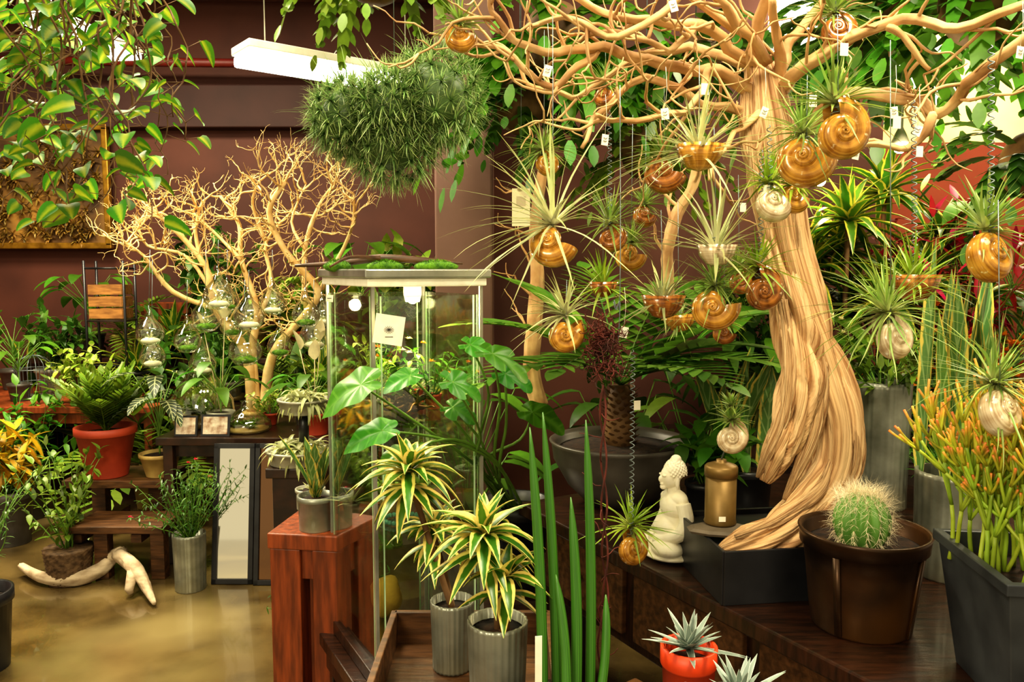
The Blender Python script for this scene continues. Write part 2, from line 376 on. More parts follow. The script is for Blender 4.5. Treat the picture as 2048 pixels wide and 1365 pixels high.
# ---------------------------------------------------------------- pots
def pot(m,c,rt,rb,h,corr=0,cnt=0,rim=True,n=32):
    if cnt: n=cnt*4
    pr=[(rb*.3,0),(rb,0),(rb,.003),(rt*.97,h*.84)]+([(rt*1.0,h*.84),(rt*1.04,h*.86),(rt*1.04,h)] if rim else [(rt,h)])+[(rt*.92,h),(rt*.88,h*.8),(rt*.8,h*.75)]
    if cnt: pr=[(rb*.3,0),(rb,0),(rb*1.02,.005)]+[(rb+(rt-rb)*i/6,h*i/6.3) for i in range(1,7)]+[(rt,h),(rt*.92,h),(rt*.88,h*.8)]
    m.lathe(pr,c,n,corr,cnt)
def potted(name,label,cat,loc,rt,rb,h,pm,fol,cnt=0,rim=True,group=None):
    t=T(name,label,cat,loc,group); m=MB()
    if pm is m_basket:
        rows=[[V(loc)+V((cos(2*pi*j/64),sin(2*pi*j/64),0))*((rb+(rt-rb)*i/18)*(1+.035*sin(16*2*pi*j/64+pi*(i%2))))+Z*h*i/18 for j in range(64)] for i in range(19)]; m.grid(rows,True,True)
    else: pot(m,loc,rt,rb,h,.012 if cnt else 0,cnt,rim)
    t.add('pot',m,pm)
    m=MB(); m.lathe([(.001,.87*h+.008),(rt*.5,h*.87+.006),(rt*.9,h*.86)],loc,20); t.add('soil',m,m_soil)
    fol(t,V(loc)+Z*h*.87); return t
def rosf(mat,part='foliage',dz=0,**k):
    def f(t,p): m=MB(); m.ros(p+Z*dz,**k); t.add(part,m,mat)
    return f
def fernf(mat,n,L,ll,lw,e=(25,75),droop=1,nl=14,ang=60):
    def f(t,p):
        m=MB()
        for i in range(n):
            a=i*2.4+U(-.3,.3); e_=radians(e[0]+(e[1]-e[0])*i/n); m.pinn(p,(cos(a)*cos(e_),sin(a)*cos(e_),sin(e_)),L*U(.75,1.1),nl,ll,lw,droop*U(.7,1.3),ang)
        t.add('frond',m,mat)
    return f
def bushf(mat,n,H,sp,lL,lW,dens=8,prof='ovate',stem=l_stem,droop=.6,flower=None,fl=.02,nf=12,r=.003,hmin=.6):
    def f(t,p):
        ms=MB(); ml=MB(); mf=MB(); tips=[]
        for i in range(n):
            a=U(0,2*pi); e=U(.5,1.4); d=V((cos(a)*cos(e)*sp/H*1.2,sin(a)*cos(e)*sp/H*1.2,sin(e))).normalized(); L=H*U(hmin,1.05); q=V(p)+V((cos(a),sin(a),0))*U(0,.02); pts=[q.copy()]
            for j in range(dens):
                d=(d+rv(.2)).normalized(); q=q+d*L/dens; pts.append(q.copy())
                if j>0:
                    for _ in (0,1): ml.leaf(q,(d*.4+rv(1)).normalized(),lL*U(.7,1.2),lW*U(.8,1.1),droop,prof,.2,4)
            tips.append(q.copy()); ms.tube(pts,[r,r*.4],4)
        t.add('stem',ms,stem); t.add('foliage',ml,mat)
        if flower:
            for i in range(nf):
                q=R.choice(tips)+rv(.03); mf.ros(q,10,fl,fl*.5,0,70,.2,'ovate',.2,3)
                if nf<20: t.add('flower',mf,flower); mf=MB()
            if nf>=20: o=t.add('flower',mf,flower); o['kind']='stuff'
    return f
def stalkf(mat,n,H,size,spread,kind='heart',lobes=0,sr=.004,W=.7):
    def f(t,p):
        ms=MB(); ml=MB()
        for i in range(n):
            a=i*2.4+U(-.3,.3); h=H*U(.5,1.05); q=V(p)+V((cos(a)*spread*U(.5,1),sin(a)*spread*U(.5,1),h))
            ms.tube(smooth([V(p),V(p)+V((cos(a)*.01,sin(a)*.01,h*.5)),q],3),[sr,sr*.6],5)
            if kind=='broad': ml.broad(q,V((cos(a)*.6,sin(a)*.6,1))+rv(.3),(cos(a),sin(a),-.4),size*U(.8,1.1),lobes)
            else: ml.leaf(q,(cos(a),sin(a),.15),size*U(.8,1.2),size*W,1.1,kind,.2,6)
        t.add('stem',ms,l_stem); t.add('foliage',ml,mat)
    return f
# ---------------------------------------------------------------- right table
TU=V((.49,-.872,0)); TN=V((.872,.49,0)); TA=V((.02,2.53,0)); trz=atan2(TU.y,TU.x)
def tp(a,bb,z): return TA+TU*a+TN*bb+Z*z
t=T('display_table','dark-stained wooden display table with drawers','table',tp(.95,.65,0))
m=MB(); m.box(tp(.95,.65,.73),(1.9,1.3,.04),trz); t.add('tabletop',m,m_dwood,bevel=.005,flat=True)
m=MB(); m.box(tp(.95,.68,.58),(1.8,1.2,.26),trz); t.add('apron',m,m_dwood,bevel=.004,flat=True)
for i in range(4):
    a=.27+i*.45; m=MB(); m.box(tp(a,.072,.585),(.4,.02,.2),trz); dr=t.add('drawer',m,m_bwood,bevel=.004,flat=True)
    m=MB(); m.ell(tp(a,.05,.585),(.013,.013,.013),n=8); t.add('knob',m,m_brass,parent=dr)
for a in (.08,1.82):
    for bb in (.12,1.22): m=MB(); m.box(tp(a,bb,.225),(.08,.08,.45),trz); t.add('leg',m,m_dwood,bevel=.004,flat=True)
t=T('low_bench','low brown wooden plant bench','bench',(.5,1.3,0))
m=MB(); m.box((.42,1.38,.56),(.75,.24,.03),-.9); t.add('seat',m,m_bwood,bevel=.004,flat=True)
for q in (-.3,.3): m=MB(); m.box(V((.42,1.38,.272))+V((cos(-.9),sin(-.9),0))*q,(.05,.2,.545),-.9); t.add('leg',m,m_bwood,bevel=.004,flat=True)
for px,py,d,lab,mt in ((1378,1292,1.42,'orange plastic pot with a spiky silver succulent',m_orangep),(1478,1395,1.22,'small dark pot with a toothed silver succulent',m_bowl)):
    p=P(px,py,d); h=p.z-.577
    potted('potted_succulent',lab,'succulent',V((p.x,p.y,.577)),.05,.038,h,mt,rosf(l_agave,dz=h*.1,n=30,L=.11,W=.021,e0=0,e1=75,droop=.1,prof='agave',fold=.5,ins=.5))
# ---------------------------------------------------------------- black planter box and driftwood tree
t=T('planter_box','low black metal box holding the driftwood tree','planter',(.585,1.9,.75)); bz=radians(8)
m=MB(); c=V((.585,1.9,.75)); Mz=Matrix.Rotation(bz,3,'Z'); W_,D_,H_=.27,.3,.125
for dx,dy,sx,sy in ((0,-D_/2,W_,.008),(0,D_/2,W_,.008),(-W_/2,0,.008,D_),(W_/2,0,.008,D_)): m.box(c+Mz@V((dx,dy,H_/2)),(sx,sy,H_),bz)
m.box(c+Z*.004,(W_,D_,.008),bz); t.add('body',m,m_blackpot,flat=True,bevel=.002)
m=MB(); m.box(c+Z*.06,(W_*.95,D_*.95,.105),bz); t.add('filling',m,m_blackpot,flat=True)
t=T('driftwood_tree','tall pale driftwood tree with grooved trunk and spreading branches','driftwood tree',V((.6,1.88,.865)))
def pp(L): return [P(*q) for q in L]
m=MB(); q_=1.9/F
strands=[([(1525,130,1.95),(1538,230,1.93),(1552,330,1.92),(1574,480,1.9),(1598,580,1.89),(1630,670,1.88),(1662,760,1.87),(1682,850,1.86),(1672,940,1.85),(1630,1010,1.83),(1565,1060,1.81),(1500,1090,1.8),(1440,1106,1.79)],[30,36,36,34,36,40,40,36,36,42,42,32,10],0,.6),
([(1545,420,1.92),(1570,560,1.88),(1592,660,1.85),(1600,760,1.84),(1584,850,1.83),(1556,910,1.83),(1529,964,1.83)],[22,32,34,34,30,24,8],3,.7),
([(1590,600,1.95),(1636,720,1.95),(1650,820,1.94),(1640,920,1.93),(1640,1020,1.9),(1610,1090,1.88)],[22,30,32,32,44,54],5,.6),
([(1502,170,1.93),(1506,300,1.9),(1528,420,1.91),(1552,540,1.9)],[14,20,18,10],8,.5),
([(1565,600,1.84),(1578,720,1.81),(1566,830,1.805),(1538,900,1.815),(1514,955,1.83)],[8,13,15,12,3],11,.4),([(1618,640,1.85),(1642,740,1.83),(1630,850,1.82),(1600,930,1.82),(1568,1000,1.82)],[8,14,15,11,4],13,.4),
([(1690,760,1.85),(1714,850,1.83),(1708,940,1.81),(1660,1010,1.79),(1600,1058,1.78)],[7,11,14,13,6],15,.4),([(1600,1000,1.82),(1640,1060,1.83),(1650,1100,1.84)],[20,30,26],17,.4),([(1560,300,1.88),(1582,400,1.87),(1592,500,1.86),(1604,600,1.85)],[5,10,11,6],19,.4),
([(1470,1075,1.78),(1560,1040,1.78),(1640,980,1.8),(1672,900,1.83)],[5,12,14,5],21,.4)]
for L,rs,sd,am in strands: m.tube(smooth(pp(L),10),[r*q_ for r in rs],80,gn(sd,am,1.1,2.4,3.0,.25))
t.add('trunk',m,m_drift)
limbs=[([(1530,200,1.95),(1430,140,1.9),(1310,125,1.85),(1190,95,1.8),(1070,105,1.78),(1010,60,1.75),(985,-30,1.72)],.015,.005),
([(1520,160,1.95),(1420,60,1.85),(1300,45,1.8),(1190,5,1.75),(1120,-40,1.7)],.013,.005),
([(1540,240,1.95),(1430,210,1.9),(1310,175,1.85),(1230,210,1.8),(1165,295,1.75)],.011,.0035),
([(1540,190,1.95),(1640,110,1.8),(1760,45,1.75),(1900,50,1.7),(2080,0,1.6)],.015,.007),
([(1560,270,1.95),(1680,205,1.9),(1800,185,1.8),(1880,225,1.75),(1970,160,1.65),(2070,40,1.55)],.016,.008),
([(1880,225,1.75),(1830,270,1.74),(1740,285,1.74)],.009,.005),
([(1525,150,1.95),(1500,60,1.9),(1525,-60,1.8)],.018,.01),([(1545,160,1.95),(1610,50,2.0),(1700,-40,2.0)],.014,.008),([(1540,170,1.95),(1570,90,1.85),(1560,0,1.75)],.013,.007),
([(1500,130,1.95),(1390,90,2.05),(1270,130,2.1),(1150,190,2.15),(1060,160,2.2),(1010,110,2.2)],.01,.004),
([(1510,220,1.93),(1450,300,1.8),(1400,340,1.75)],.008,.003),([(1190,95,1.8),(1130,150,1.8),(1060,150,1.8),(1000,90,1.8),(950,82,1.8)],.008,.0045),
([(1480,60,1.85),(1350,-10,1.8)],.01,.006),([(1350,-20,1.7),(1250,60,1.7),(1130,40,1.7),(1060,70,1.7)],.008,.004),([(1430,140,1.9),(1370,200,1.8),(1250,260,1.75),(1180,240,1.7)],.008,.004),
([(1520,120,1.9),(1440,20,1.75),(1380,-50,1.7)],.012,.007),([(1400,60,1.85),(1330,100,1.8),(1240,70,1.75),(1150,90,1.7)],.008,.004),([(1760,45,1.75),(1800,110,1.75),(1870,120,1.75)],.008,.004)]
m=MB()
for L,r0,r1 in limbs:
    q=pp(L); q=[a+rv(.018) for a in q]; pts=smooth(q,6); pts=[a+noise.noise_vector(a*16)*.016 for a in pts]; m.tube(pts,[r0,r1],16,gn(r0*900,.5,1.1,3,1,.3))
    for i in range(3,len(pts)-1,3):
        d=(pts[i+1]-pts[i]).normalized(); m.grow(pts[i],(d*.7+rv(.9)+Z*.1).normalized(),U(.08,.2),.0046,1,.15,.65)
t.add('branch',m,m_branch)
for L,r in (([(1078,812,2.9),(1064,740,2.9),(1070,640,2.9),(1074,540,2.9),(1072,430,2.9),(1085,340,2.9)],.026),([(1340,640,2.3),(1335,520,2.3),(1350,440,2.3),(1385,370,2.3),(1400,300,2.3)],.017)):
    m=MB(); q=smooth(pp(L),6); m.tube(q,[r,r*.85,r*.6],24,gn(r*99,.5,1.1,3))
    for i in range(6,len(q)-1,4): m.grow(q[i],rv(1)+Z*.6,.14,.006,1,.3)
    solo('driftwood_branch','upright pale driftwood branch among the pots','driftwood',q[0],m,m_branch)
# ---------------------------------------------------------------- hanging shells
def plantat(t,p,kind,L,up=None):
    m=MB(); mat=l_air; L=L*1.3
    if kind=='i': m.ros(p,70,L,.0085,-15,85,.5,'blade',.4,6,up=up,wig=.5,lv=.4)
    elif kind=='b': m.ros(p,60,L,.01,-15,85,.6,'blade',.4,6,up=up,wig=.4,lv=.4); mat=l_bright
    elif kind=='s': m.ros(p,56,L,.0085,-5,80,.6,'blade',.4,8,up=up,wig=.5,lv=.55); mat=l_silver
    elif kind=='w': m.ros(p,110,L,.006,-25,80,.6,'blade',.4,8,up=up,wig=1.0,lv=.55,jit=20); mat=l_air
    t.add('air_plant',m,mat)
shells=[(920,72,66,1.75,'i',55,'g',0,-60,0),(1106,487,98,1.55,'s',215,'g',0,30,0),(1088,325,64,1.9,'w',75,'g',1,60,0),(1212,190,55,2.3,'w',50,'b',0,60,0),
(1132,665,86,1.55,'s',95,'g',0,560,0),(1220,475,70,1.95,'i',90,'b',1,220,1),(1262,510,68,2.1,'i',50,'g',0,230,0),(1205,570,60,1.95,'b',80,'b',2,430,0),(1330,345,86,1.9,'i',80,'b',0,150,0),
(1398,300,98,1.55,'s',170,'g',2,120,0),(1432,498,82,1.6,'s',165,'w',2,250,0),(1540,402,96,1.7,'b',75,'w',1,250,1),(1612,312,128,1.5,'w',100,'g',0,150,0),(1675,255,138,1.38,'i',125,'g',1,30,0),
(1325,600,90,1.75,'s',95,'b',2,420,0),(1432,612,104,1.6,'w',80,'g',0,430,0),(1357,636,68,1.85,'w',40,'g',2,400,0),(1520,575,102,1.7,'b',85,'b',1,300,1),(1262,1090,88,1.75,'b',85,'g',1,700,1),
(1828,560,104,1.6,'b',115,'b',2,200,1),(1980,505,124,1.4,'i',120,'g',0,90,1),(1780,668,112,1.4,'w',165,'w',1,80,0),(1998,815,124,1.3,'w',140,'w',0,400,0),(1672,58,90,1.8,'i',75,'b',1,-60,0),(1478,560,62,1.9,'i',50,'b',1,350,0),(1450,665,52,2.0,'b',50,'b',0,450,0),(1290,430,52,2.2,'i',50,'b',0,250,0),(1590,395,66,1.7,'b',70,'g',0,250,0)]
SM={'g':(sh_g,'golden'),'b':(sh_b,'brown'),'w':(sh_w,'pale')}
for x,y,s,d,pk,pl,col,mode,wy,coil in shells:
    c=P(x,y,d); k=d/F; S=s*k
    kindw={'i':'spiky','b':'bright green','s':'silvery','w':'wispy'}[pk]
    t=T('hanging_shell_planter','%s %s with %s air plant'%(SM[col][1],'half shell cup hung' if mode==2 else 'snail shell hung on wire',kindw),'air plant',c,'snail shell air plants')
    m=MB()
    if mode==2:
        m.lathe([(S*.06,-S*.42),(S*.25,-S*.36),(S*.42,-S*.16),(S*.5,S*.1),(S*.47,S*.1),(S*.38,-S*.1),(S*.1,-S*.26)],c,24,.05,3,(1,.85)); q=c-Z*S*.1
    else:
        tilt=Matrix.Rotation(radians(90+U(-30,0)),3,'X'); yaw=Matrix.Rotation(radians(U(-28,28)),3,'Z')
        spin=Matrix.Rotation(radians(U(-20,40) if mode==0 else U(60,110)),3,'Z')
        m.shell(c,S,yaw@tilt@spin); q=c+Z*S*.36+V((0,.16*S,0))
    t.add('shell',m,SM[col][0])
    plantat(t,q,pk,pl*k,up=V((-.5,-.35,.7)) if (x,y)==(1106,487) else V((U(-.45,.35),-.15,1)))
    m=MB(); a=c+Z*S*.3; bt=P(x+U(-4,4),wy,d)
    if coil: m.coil(a,bt,.005,int((bt-a).length/.013),.0011)
    else: m.tube([a,bt],.0009,4)
    m.coil(c+Z*S*.1,a,S*.1,3,.0009); t.add('hanging_wire',m,m_wire)
    if R.random()<.25:
        m=MB(); e=bt.lerp(a,.25)+V((.01,-.004,-.02)); m.box(e,(.015,.001,.021),.2); t.add('price_tag',m,m_paper,flat=True)
for x,y,d in ((1347,12,1.6),(1095,142,1.6),(1210,280,1.65),(1330,228,1.6),(1528,225,1.7),(1835,262,1.7),(1712,308,1.6),(1788,225,1.6),(2040,105,1.5),(1248,665,1.6)):
    c=P(x,y,d); t=T('paper_tag','small white paper price tag tied with string','tag',c,'paper price tags'); m=MB(); Mx=Matrix.Rotation(U(-.4,.4),3,'Y')@Matrix.Rotation(U(-.5,.5),3,'Z'); m.box(c,(.015,.0008,.022),M=Mx); t.add('card',m,m_paper,flat=True)
    m=MB()
    for j in range(2): m.tube([c+Mx@V((-.004,-.0012,.004-j*.006)),c+Mx@V((.001,-.0012,.002-j*.005)),c+Mx@V((.004,-.0012,.005-j*.006))],.0005,4)
    t.add('writing',m,m_ink); m=MB(); m.tube([c+Z*.011,c+Z*.05+V((.003,0,0)),c+Z*.09],.0005,4); t.add('string',m,m_paper)
c=P(1042,415,2.6); t=T('paper_tag','tall cream paper tag with an arched top','tag',c,'paper price tags'); m=MB(); m.box(c,(.058,.001,.12)); m.lathe([(.001,0),(.012,0),(.012,.001)],c+Z*.06,12); t.add('card',m,mk('cream_card','#dccfa8'),flat=True); m=MB(); m.box(c+V((0,-.001,.02)),(.03,.0006,.03)); t.add('writing',m,mk('faded_print','#b8a888'),flat=True); m=MB(); m.tube([c+Z*.06,V((c.x,c.y,3.8))],.0008,4); t.add('string',m,m_wire)
# ---------------------------------------------------------------- hanging ball of air plants
c=P(790,225,2.1); k=2.1/F
t=T('air_plant_ball','large hanging heart-shaped clump of thin grey-green air plants','air plant',c); m=MB()
lob=[(P(698,235,2.1),88*k),(P(868,195,2.1),112*k),(P(785,275,2.1),108*k),(P(780,215,2.05),80*k)]
for cc,rr in lob:
    for i in range(70):
        sq=math.sqrt(1-(1-2*(i+.5)/70)**2); d=V((sin(i*2.4)*sq,cos(i*2.4)*sq,1-2*(i+.5)/70)); p=cc+d*rr*.78
        m.ros(p,30,.062,.0042,-25,85,.25,'blade',.3,5,up=d,wig=.9,lv=.4)
for i in range(400):
    cc,rr=R.choice(lob); d=rv(1).normalized(); m.leaf(cc+d*rr*.85,d,.09*U(.6,1.2),.0036,.4,'blade',.3,5,wig=.6)
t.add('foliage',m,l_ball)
m=MB()
for cc,rr in lob: m.ell(cc,(rr*.6,)*3,n=10)
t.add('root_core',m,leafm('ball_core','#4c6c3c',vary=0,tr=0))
m=MB(); m.tube([c+Z*.05,V((c.x,c.y,3.8))],.0012,4); t.add('hanging_wire',m,m_wire)
# ---------------------------------------------------------------- hanging ferns
def lobed(m,p,d,L,W,droop,nl=5):
    p=V(p);d=V(d).normalized(); side=d.cross(Z); side=side.normalized() if side.length>.05 else V((1,0,0)); n=12; rows=[]
    for i in range(n+1):
        t=i/n; w=W*.22*(sin(pi*min(1,t*.9+.08))**.5); nr=side.cross(d); rows.append([p-side*w,p+nr*-.1*w,p+side*w])
        if i%2==1 and 1<i<n:
            for sg in (-1,1): m.leaf(p,d*.8+side*sg*.8,W*U(.5,.75)*sin(pi*(t*.8+.15)),W*.28,.3,'lance',.1,4)
        d=(d+V((0,0,-droop/n))).normalized(); side=(side-d*side.dot(d)).normalized(); p=p+d*L/n
    m.grid(rows,us=(0,.5,1)); m.leaf(p,d,W*.5,W*.25,.2,'lance',.1,4)
def staghorn(x,y,d,n,L,W,label,rad=.1,mat=l_dark,e=(-20,50),dr=1.6):
    c=P(x,y,d); t=T('hanging_fern',label,'fern',c,'hanging ferns'); m=MB(); m.ell(c,(rad,rad,rad*1.2),n=12)
    for i in range(60): m.grow(c+rv(rad*.7),rv(1),.06,.002,0)
    t.add('root_ball',m,l_bstem); m=MB()
    for i in range(n):
        a=i*2.4; ee=radians(U(*e)); dd=V((cos(a)*cos(ee),sin(a)*cos(ee),sin(ee))); lobed(m,c+dd*rad*.8,dd,L*U(.6,1.1),W*U(.8,1.1),dr*U(.7,1.3))
    t.add('frond',m,mat); m=MB(); m.tube([c,V((c.x,c.y,3.8))],.0025,4); t.add('hanging_wire',m,m_wire)
staghorn(750,-80,2.7,22,.38,.13,'hanging staghorn fern with olive fronds and brown root mass',.12,l_mid)
staghorn(1110,80,3.1,34,.6,.17,'large hanging fern with deeply cut green fronds',.12,l_green)
staghorn(1040,210,3.3,18,.4,.13,'dark hanging fern beside the column',.1)
staghorn(1740,60,2.9,34,.5,.16,'hanging fern with dark green lobed fronds above the tree',.12)
staghorn(1960,0,2.6,34,.5,.16,'hanging fern with glossy green lobed fronds',.12,l_green)
staghorn(2060,330,2.9,22,.4,.14,'dark green fern hanging near the red wall',.1)
staghorn(1390,120,3.2,24,.5,.15,'dense dark fern hanging behind the driftwood branches',.1)
staghorn(1290,300,3.3,18,.4,.12,'olive fern hanging behind the driftwood branches',.1,l_mid)
# pothos
c=P(170,-160,1.85); t=T('hanging_pothos','trailing pothos with heart-shaped green and lime leaves','pothos',c)
m=MB(); pot(m,c-Z*.02,.13,.09,.15); t.add('pot',m,m_bowl); ms=MB(); ml=MB()
for i in range(32):
    x0=-30+i*12.6; y1=[400,260,430,340,220,290,200,330,420,280,400][i%11]+U(-20,20)
    if x0>320: y1*=.85
    d=U(1.5,2.3); q=P(x0*.7+50,-60,d); e=P(x0,y1,d); pts=[]; n=int((q-e).length/.04); ph=U(0,6)
    for j in range(n+1):
        pts.append(q.lerp(e,j/n)+V((sin(j*.55+ph)*.035+U(-.012,.012),U(-.03,.03),0)))
    ms.tube(smooth(pts,2),[.0028,.0014],4)
    for j in range(1,n+1):
        if R.random()<.1: continue
        a=U(0,2*pi); dd=V((cos(a),sin(a)*.7-.3,U(-.2,.5))).normalized(); pe=pts[j]+dd*U(.02,.06); ms.tube([pts[j],pe],.001,4)
        sz=U(.036,.064); ml.leaf(pe,V((dd.x*.9,dd.y*.7-.2,-.35+U(-.2,.3))),sz,sz*.8,.7,'heart',.25,7,roll=U(-1.1,1.1))
t.add('vine',ms,l_bstem); t.add('foliage',ml,l_poth)
# ---------------------------------------------------------------- framed botanical panel
c=P(95,375,6.7); k=6.7/F
t=T('wall_art','gold-framed panel of mounted foliage on the maroon wall','picture',c); w_,h_=245*k,230*k; m=MB()
for dx,dz,sx,sz in ((0,h_/2,w_,.05),(0,-h_/2,w_,.05),(-w_/2,0,.05,h_),(w_/2,0,.05,h_)): m.box(c+V((dx,-.04,dz)),(sx+(.05 if sz==.05 else 0),.05,sz))
t.add('frame',m,m_gold,bevel=.008,flat=True)
m=MB(); m.box(c+V((0,0,0)),(w_,.03,h_)); t.add('backing',m,mk('botanical_backing','#6a4a20','#2c1c10',5,.7,bump=.5,c3='#a87c34'),flat=True)
m=MB()
for i in range(130): m.ros(c+V((U(-.45,.45)*w_,-.03,U(-.45,.45)*h_)),12,U(.06,.12),.016,10,80,.3,'lance',.2,4,up=(0,-1,.2))
t.add('foliage',m,leafm('dry_leaf','#a88c40',vary=.7))
# ---------------------------------------------------------------- tables and manzanita
def table(label,c,sx,sy,z,mat,rz=0,name='display_table',lt=.05):
    t=T(name,label,'table',V((c[0],c[1],0))); Mz=Matrix.Rotation(rz,3,'Z'); c=V((c[0],c[1],0))
    m=MB(); m.box(c+Z*(z-.02),(sx,sy,.04),rz); t.add('tabletop',m,mat,bevel=.004,flat=True)
    m=MB(); m.box(c+Z*(z-.075),(sx*.92,sy*.9,.07),rz); t.add('apron',m,mat,flat=True)
    for a in (-1,1):
        for b_ in (-1,1): m=MB(); m.box(c+Mz@V((a*(sx/2-lt),b_*(sy/2-lt),(z-.04)/2)),(lt,lt,z-.04),rz); t.add('leg',m,mat,flat=True,bevel=.003)
    return t
table('dark wooden display table under the sandblasted branches',(-1.32,4.6),.94,1.3,.66,m_dwood)
table('reddish wooden display table crowded with plants',(-3.0,5.3),1.6,.9,.66,m_rwood)
table('dark wooden display table against the back wall',(-2.1,6.15),3.2,.6,.85,m_dwood)
c=P(505,800,4.6); c.z=.66
t=T('manzanita_tree','sandblasted golden branching tree hung with glass terrariums','branch display',c)
D0=4.6; paths=[([(505,830),(500,710),(440,620),(405,530),(340,440),(300,400)],.034),([(515,830),(508,700),(520,620),(475,520),(480,440),(445,380)],.03),([(525,830),(550,710),(615,625),(640,575),(575,490),(545,410),(565,350)],.034),
([(615,625),(610,500),(640,400),(680,355)],.02),([(440,620),(350,585),(285,510),(248,475)],.018),([(520,640),(545,560),(530,470),(590,400)],.018),([(405,530),(395,450),(410,390)],.016),([(640,575),(680,500),(700,430),(715,380)],.017),([(440,620),(380,520),(300,480),(270,430)],.015),([(475,520),(430,460),(380,410)],.014),([(530,470),(500,400),(520,350)],.013),([(610,500),(580,430),(620,360)],.013)]
m=MB(); mt=MB()
for i,(L,r) in enumerate(paths):
    off=[0,.1,-.1,.15,-.15,.2,.1,-.2,.05,.1,-.1,.2][i]; q=[P(x+U(-8,8),y+U(-4,4)+(12 if y<500 else 0),D0+off*j/3) for j,(x,y) in enumerate(L)]; pts=smooth(q,4); m.tube(pts,[r*.85,r*.3],10,gn(i,.25,1.2,3))
    for j in range(6,len(pts)):
        for _ in range(1+j%2): mt.grow(pts[j],rv(.9)+Z*.3,U(.1,.19),.007,3,.18,.5)
m.tube([c,c+Z*.02],.06,10); t.add('trunk',m,m_sand); t.add('twig',mt,m_sand)
def terr(x,y,s,d,wy,i):
    c=P(x,y,d); k=d/F; S=s*k; t=T('hanging_terrarium','teardrop glass terrarium with moss hung from a branch','terrarium',c,'hanging glass terrariums')
    m=MB(); m.lathe([(S*.02,-S*.5),(S*.3,-S*.44),(S*.48,-S*.2),(S*.5,0),(S*.4,S*.25),(S*.18,S*.5),(S*.06,S*.8),(S*.03,S*.95)],c,20); t.add('glass_globe',m,m_glass)
    m=MB(); m.ell(c-Z*S*.3,(S*.33,S*.33,S*.12),n=8); t.add('moss',m,m_moss if i%2 else m_white)
    m=MB(); m.ros(c-Z*S*.25,14,S*.4,S*.06,20,80,.3,ns=4); t.add('air_plant',m,l_silver)
    m=MB(); m.tube([c+Z*S*.9,P(x,wy,d)],.0015,4); t.add('hanging_wire',m,m_wire)
for i,q in enumerate([(300,665,56,4.0,500),(375,680,54,4.1,560),(437,590,60,4.0,480),(412,635,60,4.1,500),(498,632,60,3.9,540),(490,700,66,3.95,560),(545,605,52,4.1,500),(612,628,56,4.0,520),(305,712,52,4.05,520),(465,650,50,4.2,600),(628,672,60,4.1,560),(690,700,50,4.1,600),(645,630,48,4.15,540),(455,600,46,4.2,500),(405,725,54,4.2,600),(560,690,50,4.2,600)]): terr(*q,i)
for x,y,rr,h,d in ((405,850,80,150,4.3),(495,862,60,60,4.2),(470,800,40,90,4.7),(590,805,45,80,4.6)):
    c=PZ(x,y,.66); k=c.y/F; t=T('glass_vessel','large clear glass terrarium jar with plants inside','terrarium',c,'glass terrarium jars'); r_=rr*k*.8; H=h*k; m=MB()
    m.lathe([(r_*.9,.003),(r_,H*.12),(r_*.95,H*.35),(r_*.6,H*.6),(r_*.25,H*.78),(r_*.22,H),(r_*.28,H*1.03)],c,28); t.add('glass_jar',m,m_glass)
    m=MB(); m.lathe([(.001,H*.16),(r_*.6,H*.15),(r_*.88,H*.1),(r_*.85,.006)],c,20); t.add('gravel',m,m_tan); m=MB()
    for i in range(8): m.ros(c+V((U(-.5,.5)*r_,U(-.5,.5)*r_,H*.15)),14,H*.35,.014,20,80,.4,'lance')
    t.add('air_plant',m,l_mid)
# ---------------------------------------------------------------- glass display case
B=V((-.366,2.1,0)); A=V((-.567,2.46,0)); Cc=V((-.088,2.25,0)); Dd=A+Cc-B; zb=.36; zt=1.455
ctr=(A+Cc)/2; fr=(Cc-B); sdv=(A-B); rzc=atan2(fr.y,fr.x)
t=T('glass_display_case','tall glass display cabinet with metal frame and white top rail','display case',ctr+Z*zb)
m=MB(); m.box(ctr+Z*1.49,(fr.length+.05,sdv.length+.05,.024),rzc); t.add('lid',m,m_metal,bevel=.004,flat=True)
m=MB(); m.box(ctr+Z*1.4665,(fr.length+.03,sdv.length+.03,.022),rzc); t.add('top_rail',m,m_paper,bevel=.003,flat=True)
m=MB(); m.box(ctr+Z*(zb+.02),(fr.length+.03,sdv.length+.03,.04),rzc); t.add('base_frame',m,m_dwood,bevel=.003,flat=True)
for q in (A,B,Cc,Dd):
    m=MB(); m.box(q+Z*(zb+zt)/2,(.009,.009,zt-zb),rzc); t.add('corner_post',m,m_metal,flat=True)
for a,b_ in ((A,B),(B,Cc),(Cc,Dd),(Dd,A)):
    m=MB(); mid=(a+b_)/2; m.box(mid+Z*(zb+zt)/2,((b_-a).length-.02,.003,zt-zb-.05),atan2((b_-a).y,(b_-a).x)); t.add('glass_pane',m,m_gglass,flat=True)
    e=(b_-a).normalized()*.022; m=MB(); m.box(a+e+Z*(zb+zt)/2,(.003,.006,zt-zb-.05),rzc); m.box(b_-e+Z*(zb+zt)/2,(.003,.006,zt-zb-.05),rzc); t.add('glass_edge',m,m_edge,flat=True)
for z in (1.08,.74,.47):
    m=MB(); m.box(ctr+Z*z,(fr.length-.02,sdv.length-.02,.006),rzc); t.add('glass_shelf',m,m_gglass,flat=True)
table('low dark wooden stand under the glass case',(ctr.x,ctr.y),.42,.45,zb-.001,m_dwood,rzc,'display_stand')
c=P(825,590,2.3); t=T('cabinet_lamp','small white spotlight under the cabinet top','lamp',c); m=MB(); m.lathe([(.02,-.02),(.026,.0),(.026,.03),(.01,.04)],c,16); t.add('lamp_body',m,m_paper); m=MB(); m.ell(c-Z*.018,(.012,.012,.008),n=8); t.add('bulb',m,m_bulb)
